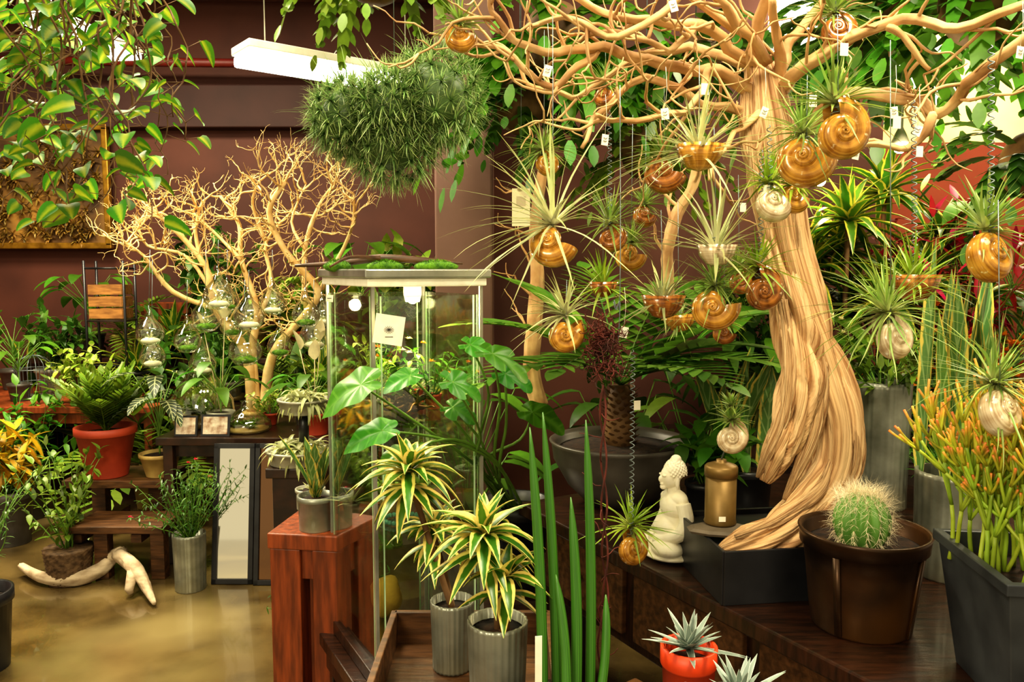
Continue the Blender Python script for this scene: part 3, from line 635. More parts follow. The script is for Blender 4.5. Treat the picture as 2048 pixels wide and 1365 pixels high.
l=bpy.data.lights.new('cabinet_light','POINT'); l.energy=8; l.color=(1,.82,.5); l.shadow_soft_size=.02; o=bpy.data.objects.new('cabinet_light',l); o.parent=t.e; o.location=(0,0,-.05); COL.objects.link(o)
for x,y,s,rz in ((778,660,.075,.05),(659,597,.02,0)):
    c=P(x,y,2.02 if s>.05 else 2.3); t=T('paper_card','white folded card with a small emblem','card',c); m=MB(); Mx=Matrix.Rotation(rz+.1,3,'Y'); m.box(c,(s,.0012,s),M=Mx); t.add('card',m,m_paper,flat=True); m=MB()
    if s>.05:
        for j in range(14): a=j*.45; m.tube([c+V((0,-.0015,0)),c+V((cos(a)*.013,-.0015,sin(a)*.01))],.0005,4)
        m.box(c+V((0,-.0013,-.018)),(.02,.0006,.0015))
    else: m.box(c+V((0,-.0013,0)),(.012,.0006,.002))
    t.add('emblem',m,m_ink)
for i,(x,w_) in enumerate(((770,38),(872,45),(675,28))):
    c=P(x,540,2.32); c.z=1.503; m=MB(); m.ell(c+Z*.006,(w_*2.3/F,.045,.016),n=10)
    for j in range(500):
        a=U(0,6.28); r_=U(0,1)**.5; m.leaf(c+V((cos(a)*r_*w_*2.3/F,sin(a)*r_*.045,.02*(1-r_*r_))),rv(.6)+Z,.012,.002,.2,n=2)
    solo('moss_clump','bright green moss clump on the cabinet lid','moss',c,m,m_moss,'moss clumps')
m=MB(); q=[P(x,y,d) for x,y,d in ((590,532,2.36),(680,527,2.35),(760,517,2.34),(850,522,2.34),(925,527,2.36))]; m.tube(smooth(q,4),[.004,.009,.012,.01,.004],8,.15,3); q2=pp([(760,517,2.3),(700,515,2.25),(660,534,2.2)]); m.tube(smooth(q2,4),[.007,.003],6)
solo('driftwood_stick','thin driftwood stick lying on the cabinet lid','driftwood',q[2],m,m_bwood)
c=P(775,1290,2.3); c.z=.474; m=MB(); m.ell(c+Z*.06,(.05,.04,.06),n=12)
for v in m.v: v+=noise.noise_vector(v*18)*.012
solo('stone','rough yellow rock on the glass shelf','stone',c,m,mk('yellow_rock','#c89a44','#8c6424',14,.8,bump=.8))
c=P(810,830,2.3); c.z=1.084; m=MB()
for i in range(14): m.grow(c+rv(.02)+Z*.02,rv(1)+Z*.4,.07,.008,1,.1,.7)
solo('root_ornament','knobbly brown root piece on the glass shelf','driftwood',c,m,m_rust)
c=V((ctr.x,ctr.y,.744)); m=MB()
for j in range(26): a=j*2*pi/26; m.ell(c+V((cos(a)*.06,sin(a)*.05,.008)),(.0075,)*3,n=6)
solo('bead_necklace','string of turquoise beads on the glass shelf','necklace',c,m,mk('turquoise','#4c9c94','#34746c',8,.3))
fu=fr.normalized(); su=sdv.normalized()
for i in range(9):
    z=1.084 if i<6 else .744; q=ctr+fu*((-.11,0,.1)[i%3]+U(-.015,.015))+su*(.12 if i<3 else -.02 if i<6 else .12); q.z=z; kd=i%4
    potted('potted_plant','small potted plant inside the glass case','potted plant',q,.026,.02,.045,[m_zinc2,m_tan,m_terra][i%3],[rosf(l_mid,n=18,L=.09,W=.018,e0=20,e1=85,droop=.5,prof='lance'),bushf(l_green,10,.16,.08,.03,.015,6,flower=l_flor,nf=6,fl=.014),rosf(l_silver,n=24,L=.09,W=.009,e0=10,e1=85,droop=.6),bushf(l_bright,9,.2,.08,.03,.014,6,flower=l_flw,nf=5,fl=.014)][kd],group='plants in the glass case')
# ---------------------------------------------------------------- philodendron
c=V((-.02,2.62,0)); zc=.42
table('low dark stand holding the tall leafy pot',(c.x+.05,c.y+.12),.42,.42,zc-.001,m_dwood,.3,'plant_stand')
t=T('potted_philodendron','tall philodendron with broad glossy green leaves on long stalks','philodendron',c+Z*zc); m=MB(); pc=c+V((.03,.05,zc)); pot(m,pc,.12,.09,.3); t.add('pot',m,m_blackpot)
m=MB(); m.lathe([(.001,.27),(.11,.265)],pc,20); t.add('soil',m,m_soil); ms=MB(); ml=MB()
for x,y,s,d,tx,ty,lb in ((722,770,84,1.95,-1,-.1,0),(764,862,66,1.9,-.9,-.4,0),(905,765,54,1.9,1,.2,5),(985,708,66,2.0,1,.5,5),(820,752,46,2.0,-.3,.2,0),(1010,748,48,2.1,1,-.3,5),(905,815,42,2.1,.6,-.5,5),(1065,825,56,2.3,1,-.1,0),(800,905,40,1.95,-.7,-.6,0),(940,690,42,2.15,.5,.6,5)):
    q=P(x,y,d); ml.broad(q,(tx*.25+U(-.2,.2),-.5+U(-.25,.15),.9),(tx,-.2+U(-.2,.2),ty*.6),s*d/F*1.05,lb)
    ms.tube(smooth([pc+Z*.25+V((U(-.05,.05),U(-.05,.05),0)),P(975+U(-35,35),930,2.3),P((x+975)/2+20,min(y+100,880),(d+2.3)/2),q],5),[.006,.003],6)
t.add('stem',ms,l_stem); t.add('foliage',ml,l_phil)
# ---------------------------------------------------------------- foreground tray with dracaenas
zt_=.66
table('low dark wooden table at the front',(-.06,1.42),.36,.5,zt_,m_dwood,0)
c=V((-.09,1.5,zt_)); t=T('wooden_tray','rustic dark wooden tray holding potted plants','tray',c); m=MB(); m.box(c+Z*.008,(.34,.42,.014)); 
for dx,dy,sx,sy in ((-.17,0,.014,.43),(.17,0,.014,.43),(0,-.21,.34,.014),(0,.21,.34,.014)): m.box(c+V((dx,dy,.045)),(sx,sy,.085))
t.add('body',m,m_bwood,flat=True,bevel=.002)
def drac(loc,rt,h,heads,label):
    t=T('potted_dracaena',label,'dracaena',loc,'variegated dracaenas'); m=MB(); pot(m,loc,rt,rt*.9,h,.018,26); t.add('pot',m,m_zinc)
    m=MB(); m.lathe([(.001,h*.9),(rt*.9,h*.88)],loc,20); t.add('soil',m,m_soil); ms=MB(); ml=MB()
    for q,L,n in heads:
        ms.tube(smooth([V(loc)+Z*h*.85,V(loc).lerp(q,.5)+V((.01,0,.04)),q+Z*.02],4),[.007,.006],8)
        ml.ros(q+Z*.03,n,L,.027,2,76,1.15,'long',.45,9,lv=.15,ins=.35,jit=6)
        ml.ros(q,n//2,L*.9,.026,-20,8,.8,'long',.45,9,lv=.2,ins=0)
    t.add('cane',ms,l_bstem); t.add('foliage',ml,l_drac)
zf=zt_+.016
p1=P(995,1300,1.47); p1.z=zf; p2=P(905,1280,1.6); p2.z=zf
drac(p1,.057,P(995,1240,1.47).z-zf,[(P(968,1105,1.45),.145,30),(P(1010,1190,1.42),.11,12)],'yellow-edged dracaena in a ribbed zinc pot')
drac(p2,.045,P(905,1200,1.6).z-zf,[(P(818,975,1.62),.148,30),(P(868,1090,1.66),.125,18)],'tall yellow-edged dracaena leaning from a narrow zinc pot')
pc=V((.085,1.37,zt_)); t=T('potted_cylinder_snake_plant','upright cylindrical green snake plant spears in gravel','snake plant',pc)
m=MB(); pot(m,pc,.075,.06,.07); t.add('pot',m,m_bowl); m=MB(); m.lathe([(.001,.066),(.066,.06)],pc,20); 
for i in range(160): a=U(0,6.28); r_=U(0,.062); m.ell(pc+V((cos(a)*r_,sin(a)*r_,.066)),(.005,.004,.004),n=4)
t.add('gravel',m,mk('gravel','#6a4c3a','#3c2a20',20,.9)); m=MB()
for (x0,y0,x1,y1,r_,dd) in ((1086,1400,1060,855,.0095,0),(1114,1400,1086,825,.0092,.03),(1152,1400,1142,995,.0098,.0),(1180,1400,1172,840,.0092,.03),(1133,1400,1112,1150,.009,-.03),(1200,1400,1212,1190,.0085,.01)):
    a=P(x0,y0,1.37+dd); b_=P(x1,y1,1.42+dd); m.tube([a.lerp(b_,j/16)+V((sin(j*.2)*.005,0,0)) for j in range(17)],[r_]*5+[r_*.98,r_*.95,r_*.9,r_*.8,r_*.55,.001],28,.03,7)
t.add('spear',m,l_cyl)
m=MB(); q=P(1077,1330,1.3); m.box(q,(.012,.0012,.1),.2); solo('plant_label','white plastic plant label stake','label',q,m,m_paper,flat=True)
# ---------------------------------------------------------------- red stool and its pots
sc=V((-.62,2.62,0)); rz_=radians(-8); zs=.675
t=T('wooden_stool','reddish-brown wooden stool with thick legs','stool',sc); m=MB(); m.box(sc+Z*(zs-.025),(.25,.38,.05),rz_); t.add('seat',m,m_rwood,bevel=.004,flat=True)
m=MB(); m.box(sc+Z*(zs-.1),(.22,.34,.1),rz_); t.add('apron',m,m_rwood,bevel=.003,flat=True); Mz=Matrix.Rotation(rz_,3,'Z')
for a in (-1,1):
    for b_ in (-1,1): m=MB(); m.box(sc+Mz@V((a*.07,b_*.145,(zs-.05)/2)),(.1,.08,zs-.05),rz_); t.add('leg',m,m_rwood,bevel=.004,flat=True)
potted('potted_snake_plant','small variegated snake plant in a zinc pot','snake plant',V((-.625,2.5,zs)),.058,.055,.11,m_zinc,rosf(l_sans,n=11,L=.24,W=.042,e0=62,e1=88,droop=.1,prof='strap',fold=.4))
potted('metal_pan','shallow pale zinc pan on the stool','planter',V((-.7,2.72,zs)),.05,.047,.07,m_zinc2,rosf(l_silver,n=20,L=.05,W=.012,e0=10,e1=80,droop=.3))
for i,(x,y,r_,z) in enumerate(((607,825,50,.95),(597,925,62,.78))):
    c=P(x,y,3.15); k=3.15/F; t=T('air_plant_dish','shallow round metal dish with curly pale air plants','planter',c,'metal dishes'); m=MB(); pot(m,c,r_*k,r_*k*.9,28*k); t.add('dish',m,m_zinc2); m=MB()
    for j in range(7): m.ros(c+V((U(-.06,.06),U(-.06,.06),.05)),22,.13,.026,5,75,2.6,'blade',.4,9)
    t.add('air_plant',m,l_silver)
    m=MB(); m.tube([V((c.x,c.y,c.z)),V((c.x,c.y,c.z-.12))],.02,10); t.add('foot',m,m_blackpot)
zp=P(600,925,3.15).z-.002; c=V((P(600,925,3.15).x,3.17,0)); t=T('pedestal','dark wooden pedestal block under the round dishes','pedestal',c); m=MB(); m.box(c+Z*(zp/2-.02),(.18,.2,zp-.04)); t.add('body',m,m_dwood,bevel=.005,flat=True); m=MB(); m.box(c+Z*(zp-.02),(.22,.24,.04)); t.add('top',m,m_dwood,bevel=.005,flat=True)
# ---------------------------------------------------------------- left bench group
def wbox(m,x0,x1,d,z,h,dep): a=(x0-1024)/F*d; b_=(x1-1024)/F*d; m.box(((a+b_)/2,d,z),(b_-a,dep,h))
t=T('stepped_bench','weathered brown two-tier wooden plant bench','bench',V((-1.95,4.1,0)))
m=MB(); wbox(m,140,335,4.15,.41,.04,.32); t.add('upper_shelf',m,m_bwood,bevel=.004,flat=True)
m=MB(); wbox(m,145,330,3.85,.26,.035,.26); t.add('lower_shelf',m,m_bwood,bevel=.004,flat=True)
for x in (185,300):
    m=MB(); wbox(m,x-14,x+14,4.25,.195,.39,.06); t.add('leg',m,m_bwood,flat=True,bevel=.003); m=MB(); wbox(m,x-14,x+14,3.8,.12,.24,.06); t.add('leg',m,m_bwood,flat=True,bevel=.003)
    m=MB(); wbox(m,x-10,x+10,4.03,.2,.04,.5); t.add('rail',m,m_bwood,flat=True)
def at(x,d,z): return V(((x-1024)/F*d,d,z))
potted('potted_fern','red terracotta pot with a leafy green fern','fern',at(200,4.1,.432),.145,.1,.26,m_terra,fernf(l_mid,22,.36,.12,.035,(48,88),.45))
potted('potted_alocasia','tan bowl with dark arrow-shaped white-veined leaves','alocasia',at(308,4.1,.432),.1,.07,.12,m_tan,stalkf(l_alo,13,.42,.19,.13,'heart',W=.42))
potted('potted_ficus','small-leaved green ficus in a woven wicker basket','ficus',at(112,3.75,0),.11,.09,.17,m_basket,bushf(l_mid,16,.52,.14,.06,.026,9,r=.004,hmin=.8))
potted('potted_fuchsia','feathery green shrub with pink flowers in a ribbed zinc pot','fuchsia',at(361,3.66,0),.075,.068,.27,m_zinc,bushf(l_dark,44,.36,.1,.03,.009,10,flower=l_pink,nf=4,fl=.016,hmin=.75),cnt=22)
potted('potted_croton','yellow and orange leafed croton by the bench','croton',at(-5,4.3,0),.12,.1,.3,m_bowl,bushf(l_yel,16,.38,.14,.13,.05,6))
potted('potted_conifer','feathery dark green conifer in a dark pot','conifer',at(-85,2.9,0),.12,.1,.3,m_blackpot,bushf(l_dark,30,.6,.1,.03,.006,12))
potted('potted_plant','leafy green plant in a dark pot on the floor','potted plant',at(30,4.75,0),.14,.11,.3,m_bowl,bushf(l_green,20,.6,.3,.08,.04,8))
potted('potted_conifer','bushy dark green conifer beneath the stool','conifer',at(648,2.95,0),.09,.07,.15,m_blackpot,bushf(l_dark,40,.45,.2,.035,.006,12))
q=[PZ(x,y,z) for x,y,z in ((42,1133,.05),(85,1155,.04),(150,1160,.03),(200,1140,.05),(225,1115,.1),(245,1105,.14))]; m=MB(); m.tube(smooth(q,5),[.016,.027,.033,.031,.028,.025],20,gn(3,.25,1.2,3))
q2=[PZ(x,y,z) for x,y,z in ((238,1110,.13),(268,1135,.11),(290,1170,.05),(308,1208,.02))]; m.tube(smooth(q2,5),[.03,.03,.025,.008],20,gn(4,.3,1.2,2)); q3=[q2[1],PZ(258,1180,.04),PZ(262,1188,.02)]; m.tube(q3,[.03,.02,.012],8)
solo('driftwood_log','bleached crooked driftwood log lying on the concrete floor','driftwood',q[2],m,m_floordrift)
def mirror(x0,x1,y0,y1,lab,mat,lean=.1):
    a=PZ(x0,y1,0); b_=PZ(x1,y1,0); a.y=b_.y=(a.y+b_.y)/2; w_=(x1-x0)/F*a.y; H=1.5-(y0-540)/F*(a.y+lean); c=V(((x0+x1)/2/F*a.y-1024/F*a.y,a.y,0)); th=math.atan(lean/H); Mx=Matrix.Rotation(-th,3,'X')
    t=T('leaning_mirror',lab,'mirror',c); m=MB()
    for dx,dz,sx,sz in ((-w_/2+.012,H/2,.024,H),(w_/2-.012,H/2,.024,H),(0,.012,w_,.024),(0,H-.012,w_,.024)): m.box(c+Mx@V((dx,0,dz)),(sx,.03,sz),M=Mx)
    t.add('frame',m,m_blackpot,flat=True,bevel=.002); m=MB(); m.box(c+Mx@V((0,0,H/2)),(w_-.04,.01,H-.04),M=Mx); t.add('glass',m,mat,flat=True)
mirror(405,490,888,1168,'narrow mirror in a black frame leaning on the table',m_mirror)
mirror(491,556,888,1170,'dark framed smoked mirror leaning beside another mirror',mk('smoked_mirror','#8a6a50',None,8,.08,1))
for x,w_,h_ in ((362,46,42),(422,58,44)):
    c=PZ(x,888,.66); c.y=3.99; c.x=(x-1024)/F*3.99; k=c.y/F; t=T('framed_photo','small framed plant photograph standing on the table','picture frame',c,'framed photographs'); Mx=Matrix.Rotation(-.2,3,'X'); m=MB(); m.box(c+Mx@V((0,0,h_*k/2)),(w_*k,.01,h_*k),M=Mx); t.add('frame',m,m_blackpot,flat=True)
    m=MB(); m.box(c+Mx@V((0,-.007,h_*k/2)),(w_*k*.85,.003,h_*k*.8),M=Mx); t.add('picture',m,mk('photo_print','#e8dcc4','#8c5c3a',25,.3),flat=True)
c=at(60,5.2,.665); t=T('birdcage','small round wire birdcage with domed top','birdcage',c); m=MB()
for j in range(14):
    a=j*pi/7; m.tube([c+V((cos(a)*.11,sin(a)*.11,z*.001)) if z<190 else c+V((cos(a)*.11*cos((z-190)/95*pi/2),sin(a)*.11*cos((z-190)/95*pi/2),.19+.09*sin((z-190)/95*pi/2))) for z in (0,100,190,215,240,262,285)],.0025,4)
for z in (0,.1,.19): m.tube([c+V((cos(a/12*pi)*.11,sin(a/12*pi)*.11,z)) for a in range(25)],.003,4)
t.add('wire_bars',m,m_wire); m=MB(); m.lathe([(.001,.0),(.115,.0),(.115,.012),(.001,.012)],c,20); t.add('base',m,m_metal)
c=at(222,5.4,.66); t=T('metal_rack','tall black iron rack standing on the table','rack',c); m=MB()
for dx in (-.13,.13):
    for dy in (-.08,.08): m.tube([c+V((dx,dy,0)),c+V((dx,dy,.9))],.009,6)
for z in (.2,.5,.85):
    m.tube([c+V((-.13,-.08,z)),c+V((.13,-.08,z)),c+V((.13,.08,z)),c+V((-.13,.08,z)),c+V((-.13,-.08,z))],.007,6)
t.add('frame',m,m_blackpot); m=MB(); m.box(c+Z*.5,(.27,.17,.012)); t.add('shelf',m,m_dwood,flat=True)
m=MB(); c2=c+Z*.508
for z in (.04,.12,.2): m.box(c2+V((0,-.07,z)),(.22,.01,.065)); m.box(c2+V((0,.07,z)),(.22,.01,.065)); m.box(c2+V((-.11,0,z)),(.01,.14,.065)); m.box(c2+V((.11,0,z)),(.01,.14,.065))
solo('wooden_crate','small tan slatted wooden crate on the rack','crate',c2,m,mk('crate_wood','#a87438','#7c5020',12,.7,st=(1,6,6)),flat=True)
for j,(x,d,z,s) in enumerate(((340,6.2,.852,.4),(560,6.2,.852,.42))):
    c=at(x,d,z); m=MB()
    for i in range(4): m.box(c+V((0,-.1,s*(i+.5)/4)),(.36,.015,s/4-.012)); m.box(c+V((0,.1,s*(i+.5)/4)),(.36,.015,s/4-.012)); m.box(c+V((-.175,0,s*(i+.5)/4)),(.015,.2,s/4-.012)); m.box(c+V((.175,0,s*(i+.5)/4)),(.015,.2,s/4-.012))
    solo('wooden_crate','stacked orange-brown slatted wooden crate','crate',c,m,m_rwood,flat=True)
kinds=[('potted_fern','leafy potted fern on the display table','fern',lambda s:fernf(l_mid,16,s,s*.25,s*.07,(10,80),1.2,12)),
('potted_plant','broad-leaved green potted plant on the display table','potted plant',lambda s:stalkf(l_green,16,s*.9,s*.38,s*.5,'ovate',W=.5)),
('potted_plant','bushy green potted plant on the display table','potted plant',lambda s:bushf(l_dark,18,s,s*.5,s*.2,s*.09,7)),
('potted_dracaena','striped green dracaena in a pot on the display table','dracaena',lambda s:rosf(l_drac2,n=36,L=s,W=s*.1,e0=5,e1=85,droop=1,prof='lance')),
('potted_bromeliad','pale bushy houseplant on the display table','potted plant',lambda s:bushf(l_bright,16,s*.8,s*.5,s*.18,s*.1,6))]
spots=[(30,5.1,.66,.35),(150,5.0,.66,.35),(95,5.5,.66,.5),(300,5.0,0,.8),(270,5.5,.66,.45),(20,5.6,.66,.45),(410,4.6,.66,.2),(455,5.1,.66,.4),(560,5.0,.66,.35),(640,4.9,.66,.4),(600,4.3,.66,.22),(660,4.5,.66,.35),
(420,6.1,.852,.75),(500,6.0,.852,.6),(640,6.1,.852,.7),(720,6.0,.852,.7),(790,6.0,.852,.8),(835,6.1,.852,.6),(250,6.1,.852,.5),(345,6.0,.852,.45),(180,6.2,.852,.5),(585,6.0,.852,.6),(700,5.2,0,.9),(760,5.0,0,.7),(60,6.2,0,1.0),(430,5.1,.66,.25),(535,4.3,.66,.2),(330,5.4,0,.9)]
for i,(x,d,z,s) in enumerate(spots):
    kd=kinds[(i*3+1)%5]; pm=[m_bowl,m_terra,m_zinc2,m_tan,m_blackpot][i%5]; potted(kd[0],kd[1],kd[2],at(x,d,z+.001),min(.15,s*.2),min(.12,s*.15),min(.28,s*.32),pm,kd[3](s),group='display table plants')
def lilyf(n,H):
    def f(t,p):
        stalkf(l_green,14,H*.6,.16,.14,'ovate',W=.4)(t,p)
        for i in range(n):
            a=i*2.1+1; q=p+V((cos(a)*.06,sin(a)*.06-.04,H*(1-.12*i))); m=MB(); m.tube([p,q],.0025,5); m.leaf(q,(cos(a)*.3,-.3,1),.11,.06,-.2,'ovate',.7,6); t.add('flower',m,l_flw)
    return f
potted('potted_peace_lily','peace lily with white blooms on thin stalks','peace lily',at(625,4.05,.661),.08,.06,.12,m_terra,lilyf(3,.38))
potted('potted_peace_lily','peace lily with white blooms on thin stalks','peace lily',at(435,4.15,.661),.07,.055,.1,m_zinc2,lilyf(2,.5))
# ---------------------------------------------------------------- cycad in bowl
bc=tp(.14,.3,.75); t=T('potted_cycad','cardboard palm with stout trunk in a dark ceramic bowl','cycad',bc); m=MB()
m.lathe([(.05,0),(.11,.0),(.17,.06),(.215,.14),(.222,.19),(.23,.2),(.222,.205),(.205,.19),(.19,.16)],bc,48); t.add('pot',m,m_bowl)
m=MB(); m.lathe([(.001,.19),(.1,.186),(.2,.175)],bc,30); t.add('soil',m,m_soil)
m=MB(); tb=bc+Z*.18; m.lathe([(.045,0),(.05,.04),(.045,.1),(.04,.16),(.03,.2)],tb,16)
for i in range(110):
    a=i*2.4; z=i/110*.19; m.leaf(tb+V((cos(a)*.042,sin(a)*.042,z)),(cos(a),sin(a),.9),.03,.022,0,'lance',.3,2)
t.add('trunk',m,l_bstem); m=MB(); tb=tb+Z*.2
for tx,ty,dd in ((960,640,2.35),(1050,565,2.6),(1560,735,2.35),(1540,620,2.5),(1450,560,2.8),(985,760,2.2),(1440,760,2.2),(1180,540,2.9),(1330,570,2.8),(1130,730,2.15),(1500,690,2.6)):
    e=P(tx,ty,dd); d=(e-tb); Ld=d.length; m.pinn(tb,(d.normalized()+Z*.5),Ld*1.1,15,.17,.056,.9,72,'ovate',4,.005)
t.add('frond',m,l_cycad)
c=P(1205,700,1.55); t=T('hanging_root_bundle','tangled dark red root ball with twisted vine on wire hook','root bundle',c); m=MB(); k=1.55/F
for i in range(150): m.grow(c+V((U(-.025,.025),U(-.025,.025),U(-.04,.05))),rv(1),.032,.0018,1,0,1.1)
t.add('root_ball',m,l_root); m=MB()
for j in range(2): m.tube([P(1205+sin(i*.5+j*3)*6+(i*.3 if i<30 else 0)-i*.1,770+i*15,1.55)+V((0,cos(i*.5+j*3)*.006,0)) for i in range(40)],.0022,5)
for i in range(12): m.grow(P(1203,780+i*48,1.55),rv(1),.05,.0014,0)
t.add('vine',m,l_root); m=MB(); m.tube(smooth(pp([(1240,170,1.55),(1240,590,1.55),(1228,600,1.55),(1232,620,1.55),(1240,605,1.55),(1236,690,1.55)]),4),.001,5); t.add('hook_wire',m,m_wire)
# ---------------------------------------------------------------- buddha
c=PZ(1340,1112,.75); c.z=.75
o=MB(); yaw=radians(12); RZ=Matrix.Rotation(yaw,3,'Z')
def be(x,y,z,a,b_,cc,ax=0,ay=0): o.ell(c+RZ@V((x,y,z)),(a,b_,cc),RZ@Matrix.Rotation(ay,3,'Y')@Matrix.Rotation(ax,3,'X'),14)
be(-.005,0,.014,.07,.082,.015); be(-.022,.034,.034,.042,.048,.024); be(-.022,-.034,.034,.042,.048,.024); be(.02,0,.04,.045,.056,.036)
be(.014,0,.09,.038,.05,.06); be(.01,0,.135,.036,.052,.04); be(.012,0,.158,.026,.055,.02); be(-.012,0,.075,.034,.045,.035)
for sg in (-1,1): o.tube(smooth([c+RZ@V((x,y*sg,z)) for x,y,z in ((.012,.05,.152),(.016,.062,.11),(.0,.06,.075),(-.03,.034,.058),(-.048,.006,.052))],4),[.019,.019,.018,.014,.011],12)
o.tube([c+RZ@V((.01,0,.15)),c+RZ@V((.005,0,.2))],[.019,.015],12)
be(-.002,0,.213,.027,.024,.032); be(.008,0,.228,.03,.028,.026); be(.012,0,.258,.014,.014,.012)
be(-.03,0,.208,.006,.0045,.009); be(-.026,0,.196,.006,.008,.0035); be(-.022,0,.187,.009,.009,.008); be(-.025,-.01,.219,.005,.008,.003); be(-.025,.01,.219,.005,.008,.003)
be(.006,-.026,.203,.006,.005,.018); be(.006,.026,.203,.006,.005,.018)
for i in range(150):
    z=.216+.042*(i/150); a=i*2.4; rr=.0305*math.sqrt(max(.02,1-((z-.222)/.038)**2)); q=V((.01+cos(a)*rr,sin(a)*rr*.95,z))
    if q.x<-.012 and z<.236: continue
    o.ell(c+RZ@q,(.0028,)*3,n=5)
b=solo('buddha_statue','white stone seated meditating buddha figurine in profile','statue',c,o,m_white); rm=b.modifiers.new('r','REMESH'); rm.mode='VOXEL'; rm.voxel_size=.0015; rm.use_smooth_shade=True; s_=b.modifiers.new('s','SMOOTH'); s_.iterations=5
c=PZ(1440,1062,.88); c.z=.878; m=MB(); m.lathe([(.001,0),(.075,0),(.08,.006),(.07,.012),(.001,.012)],c,9,.1,4,(1,.6)); solo('slate_slab','flat piece of brown slate under the canister','stone',c,m,m_slate,flat=True)
c=PZ(1440,1045,.892); c.z=.891; t=T('brass_canister','old brass cylindrical canister with a lid','canister',c); m=MB(); m.lathe([(.001,0),(.037,0),(.039,.004),(.037,.01),(.037,.118),(.001,.118)],c,32); t.add('body',m,m_brass)
m=MB(); m.lathe([(.001,.116),(.0395,.116),(.0395,.138),(.036,.142),(.02,.148),(.012,.15),(.012,.156),(.001,.156)],c,32); t.add('lid',m,m_brass); m=MB(); m.box(c+V((-.005,-.038,.02)),(.016,.001,.012)); t.add('price_sticker',m,m_paper,flat=True)
q=c+Z*.195+V((.02,-.0,.02)); t=T('shell_planter','cream snail shell with grey-green air plant on wire stand','air plant',q); m=MB(); m.shell(q,.095,Matrix.Rotation(radians(78),3,'X')@Matrix.Rotation(radians(70),3,'Z')); t.add('shell',m,sh_w); m=MB(); m.tube([c+Z*.156,q],.002,6); t.add('wire_stand',m,m_wire)
m=MB(); m.ros(q+Z*.035,60,.07,.009,-10,80,.4,up=(-.1,-.1,1)); m.ros(q+Z*.07,50,.055,.008,0,85,.3,up=(-.15,-.1,1)); t.add('air_plant',m,l_air)
# ---------------------------------------------------------------- cactus in rusty pot
c=V((.74,1.64,.75)); t=T('potted_cactus','round woolly cactus in a rusted metal bucket pot','cactus',c); m=MB()
m.lathe([(.03,0),(.098,0),(.1,.006),(.106,.05),(.114,.13),(.121,.175),(.127,.176),(.129,.2),(.132,.208),(.125,.208),(.12,.2),(.115,.17),(.1,.16)],c,44); 
for a in (-.9,-2.4,.6,2.2): m.box(c+V((cos(a)*.112,sin(a)*.112,.09)),(.006,.014,.17),M=Matrix.Rotation(a,3,'Z')@Matrix.Rotation(.13,3,'Y'))
t.add('pot',m,m_rust); m=MB(); m.lathe([(.001,.185),(.1,.18),(.114,.175)],c,24); t.add('soil',m,m_soil)
m=MB(); ca=c+V((-.012,-.015,.228)); N=84; rows=[]
for i in range(1,15):
    a=pi*i/15; rows.append([ca+V((cos(2*pi*j/N)*sin(a)**.8*.053*(1+.08*cos(14*2*pi*j/N)),sin(2*pi*j/N)*sin(a)**.8*.053*(1+.08*cos(14*2*pi*j/N)),-cos(a)*.06)) for j in range(N)])
m.grid(rows,True,True); t.add('body',m,l_cact); m=MB()
for j in range(14):
    b_=2*pi*j/14
    for i in range(2,15):
        a=pi*i/15; q=ca+V((cos(b_)*sin(a)**.8*.057,sin(b_)*sin(a)**.8*.057,-cos(a)*.06)); nr=(q-ca).normalized()
        for _ in range(10 if i<11 else 20): m.leaf(q,nr+rv(.9),U(.014,.034)*(1 if i<11 else 1.5),.0007,.4,'blade',.3,3,wig=1.4)
t.add('spines',m,l_spine)
# ---------------------------------------------------------------- square planter + pencil cactus
c=V((.945,1.36,.75)); t=T('potted_pencil_cactus','square charcoal metal planter with orange-tipped pencil cactus','pencil cactus',c); m=MB(); w0,w1,h=.105,.135,.25; rz=radians(-6); Mz=Matrix.Rotation(rz,3,'Z')
rows=[]
for w_,z in ((.001,0),(w0,0),(w0,.002),(w1,h-.02),(w1+.008,h-.02),(w1+.008,h),(w1-.008,h),(w1-.012,h-.04)): rows.append([c+Mz@V((sx*w_,sy*w_,z)) for sx,sy in ((-1,-1),(1,-1),(1,1),(-1,1))])
m.grid(rows,True); t.add('pot',m,mk('charcoal_metal','#4a4e52','#34373b',10,.42,.3,bump=.1),flat=True,bevel=.002); m=MB(); m.box(c+Z*(h-.045),(w1*1.85,w1*1.85,.01),rz); t.add('soil',m,m_soil,flat=True)
m=MB(); m2=MB()
def penc(p,d,L,r,dep):
    pts=[V(p)]
    for i in range(4): d=(d+rv(.12)+Z*.06).normalized(); pts.append(pts[-1]+d*L/4)
    (m if dep else m2).tube(pts,[r,r*.85],6)
    if dep>0:
        for _ in range(3): penc(pts[-1],(d+rv(.5)+Z*.15).normalized(),L*U(.6,.95),r*.85,dep-1)
for i in range(44): penc(c+V((-.125+.19*((i*.618)%1),U(-.1,.1),h-.04)),(V((U(-.25,.25),U(-.3,.25),1))).normalized(),U(.07,.125),.0042,3)
t.add('stems',m,l_pencil); o=t.add('stem_tips',m2,l_ptip); o['kind']='stuff'
potted('potted_snake_plant','tall yellow-edged snake plant in a ribbed zinc pot','snake plant',V((1.08,1.92,.75)),.085,.08,.26,m_zinc,lambda t,p:[ (lambda m:( [m.leaf(p+V((U(-.06,.06),U(-.05,.05),0)),(U(-.1,.12),U(-.1,.1),1),U(.38,.62),.045,0,'strap',.4,8,roll=U(-.7,.7)) for _ in range(12)],t.add('foliage',m,l_sans)))(MB())],cnt=24)
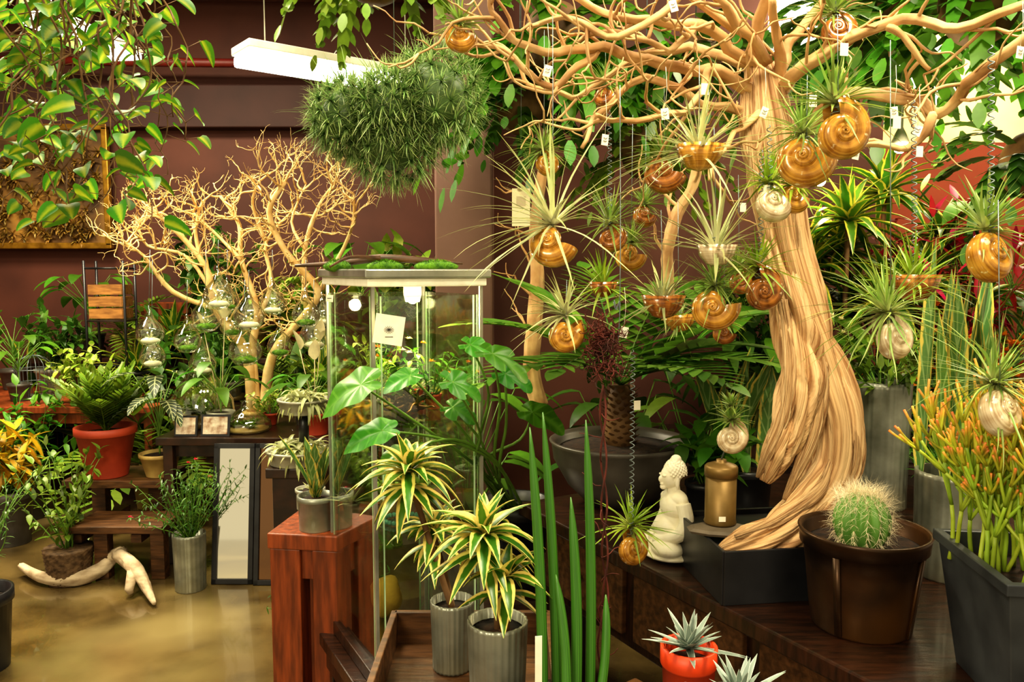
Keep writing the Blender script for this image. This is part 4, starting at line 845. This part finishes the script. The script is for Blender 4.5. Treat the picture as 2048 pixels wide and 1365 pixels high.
potted('potted_snake_plant','broad dark snake plant behind the driftwood tree','snake plant',V((.72,2.45,.751)),.09,.08,.14,m_blackpot,lambda t,p:[ (lambda m:( [m.leaf(p+V((U(-.06,.06),U(-.05,.05),0)),(U(-.35,.3),U(-.2,.1),1),U(.25,.42),.06,.1,'strap',.4,8,roll=U(-.7,.7)) for _ in range(12)],t.add('foliage',m,l_sans)))(MB())])
potted('tall_ribbed_vase','tall ribbed zinc vase filled with daisies and greens','vase',V((1.175,2.5,.75)),.08,.075,.4,m_zinc,bushf(l_mid,22,.3,.25,.06,.02,6,flower=l_flw,nf=14,fl=.02),cnt=24)
# ---------------------------------------------------------------- plants behind the trunk on right
table('dark wooden display table along the red wall',(1.75,3.3),2.2,.8,.78,m_dwood)
rp=[(1690,3.1,.85,'d'),(1760,3.3,1.0,'d'),(1620,3.4,.7,'d'),(1840,3.0,.62,'o'),(1920,3.2,.8,'r'),(1990,3.1,.66,'o'),(1880,3.4,.8,'d'),(2040,3.4,.8,'g'),(1560,3.3,.5,'g'),(1500,3.4,.6,'b')]
for x,d,s,kd in rp:
    l=at(x,d,.781)
    if kd=='d': potted('potted_dracaena','tall variegated dracaena by the red wall','dracaena',l,.1,.08,.2,m_bowl,lambda t,p,s=s:[(lambda m,q:( [ (m.ros(p+V((dx,dy,s*hh)),40,.33,.042,-10,80,1.1,'long',.4,8),q.tube([p,p+V((dx,dy,s*hh))],.01,6)) for dx,dy,hh in ((0,0,.85),(.15,-.05,.5),(-.14,.04,.62))],t.add('foliage',m,l_drac2),t.add('cane',q,l_bstem)))(MB(),MB())],group='wall side plants')
    elif kd=='o': potted('potted_mums','bushy plant covered in orange-yellow flowers','flowers',l,.1,.08,.14,m_bowl,bushf(l_dark,34,s*.75,.3,.06,.02,8,flower=l_flor,nf=90,fl=.032,hmin=.4),group='wall side plants')
    elif kd=='r': potted('potted_red_plant','red-leaved plant by the red wall','potted plant',l,.1,.08,.2,m_bowl,bushf(l_red,30,s,.25,.1,.03,8,hmin=.8),group='wall side plants')
    elif kd=='g': potted('potted_plant','glossy green leafy plant by the wall','potted plant',l,.1,.08,.2,m_bowl,stalkf(l_green,18,s,.22,.3,'ovate',W=.5),group='wall side plants')
    else: potted('potted_plant','dark bushy plant by the wall','potted plant',l,.1,.08,.2,m_bowl,bushf(l_dark,22,s,.4,.12,.05,8),group='wall side plants')
for x,d,s,mt_ in ((1250,3.4,.75,l_dark),(1400,3.4,.7,l_mid),(930,3.1,.8,l_green)):
    potted('potted_plant','lush green leafy plant in a dark pot','potted plant',at(x,d,.001),.1,.08,.18,m_blackpot,stalkf(mt_,20,s+.2,.2,.22,'ovate',W=.4))
potted('potted_moss_fern','bushy bright green clump beside the ribbed vase','potted plant',V((1.36,2.45,.751)),.08,.07,.1,m_bowl,bushf(l_green,50,.2,.2,.03,.012,8))
c=P(1400,880,2.5)
potted('potted_jade','broad-leaved light green succulent behind the canister','succulent',V((c.x,2.42,.75)),.06,.05,.1,m_blackpot,bushf(l_green,12,.22,.12,.09,.05,5))
# ---------------------------------------------------------------- camera
cam=bpy.data.cameras.new('Camera'); co=bpy.data.objects.new('Camera',cam); COL.objects.link(co); co.location=CAM; co.rotation_euler=(pi/2-HP,0,0)
cam.sensor_width=36; cam.lens=36*F/2048; cam.clip_start=.05; bpy.context.scene.camera=co
vs=bpy.context.scene.view_settings
try: vs.view_transform='Standard'
except Exception as e: print(e)
for lk in ('Medium High Contrast','Standard - Medium High Contrast','None'):
    try: vs.look=lk; print('look',lk); break
    except Exception as e: pass
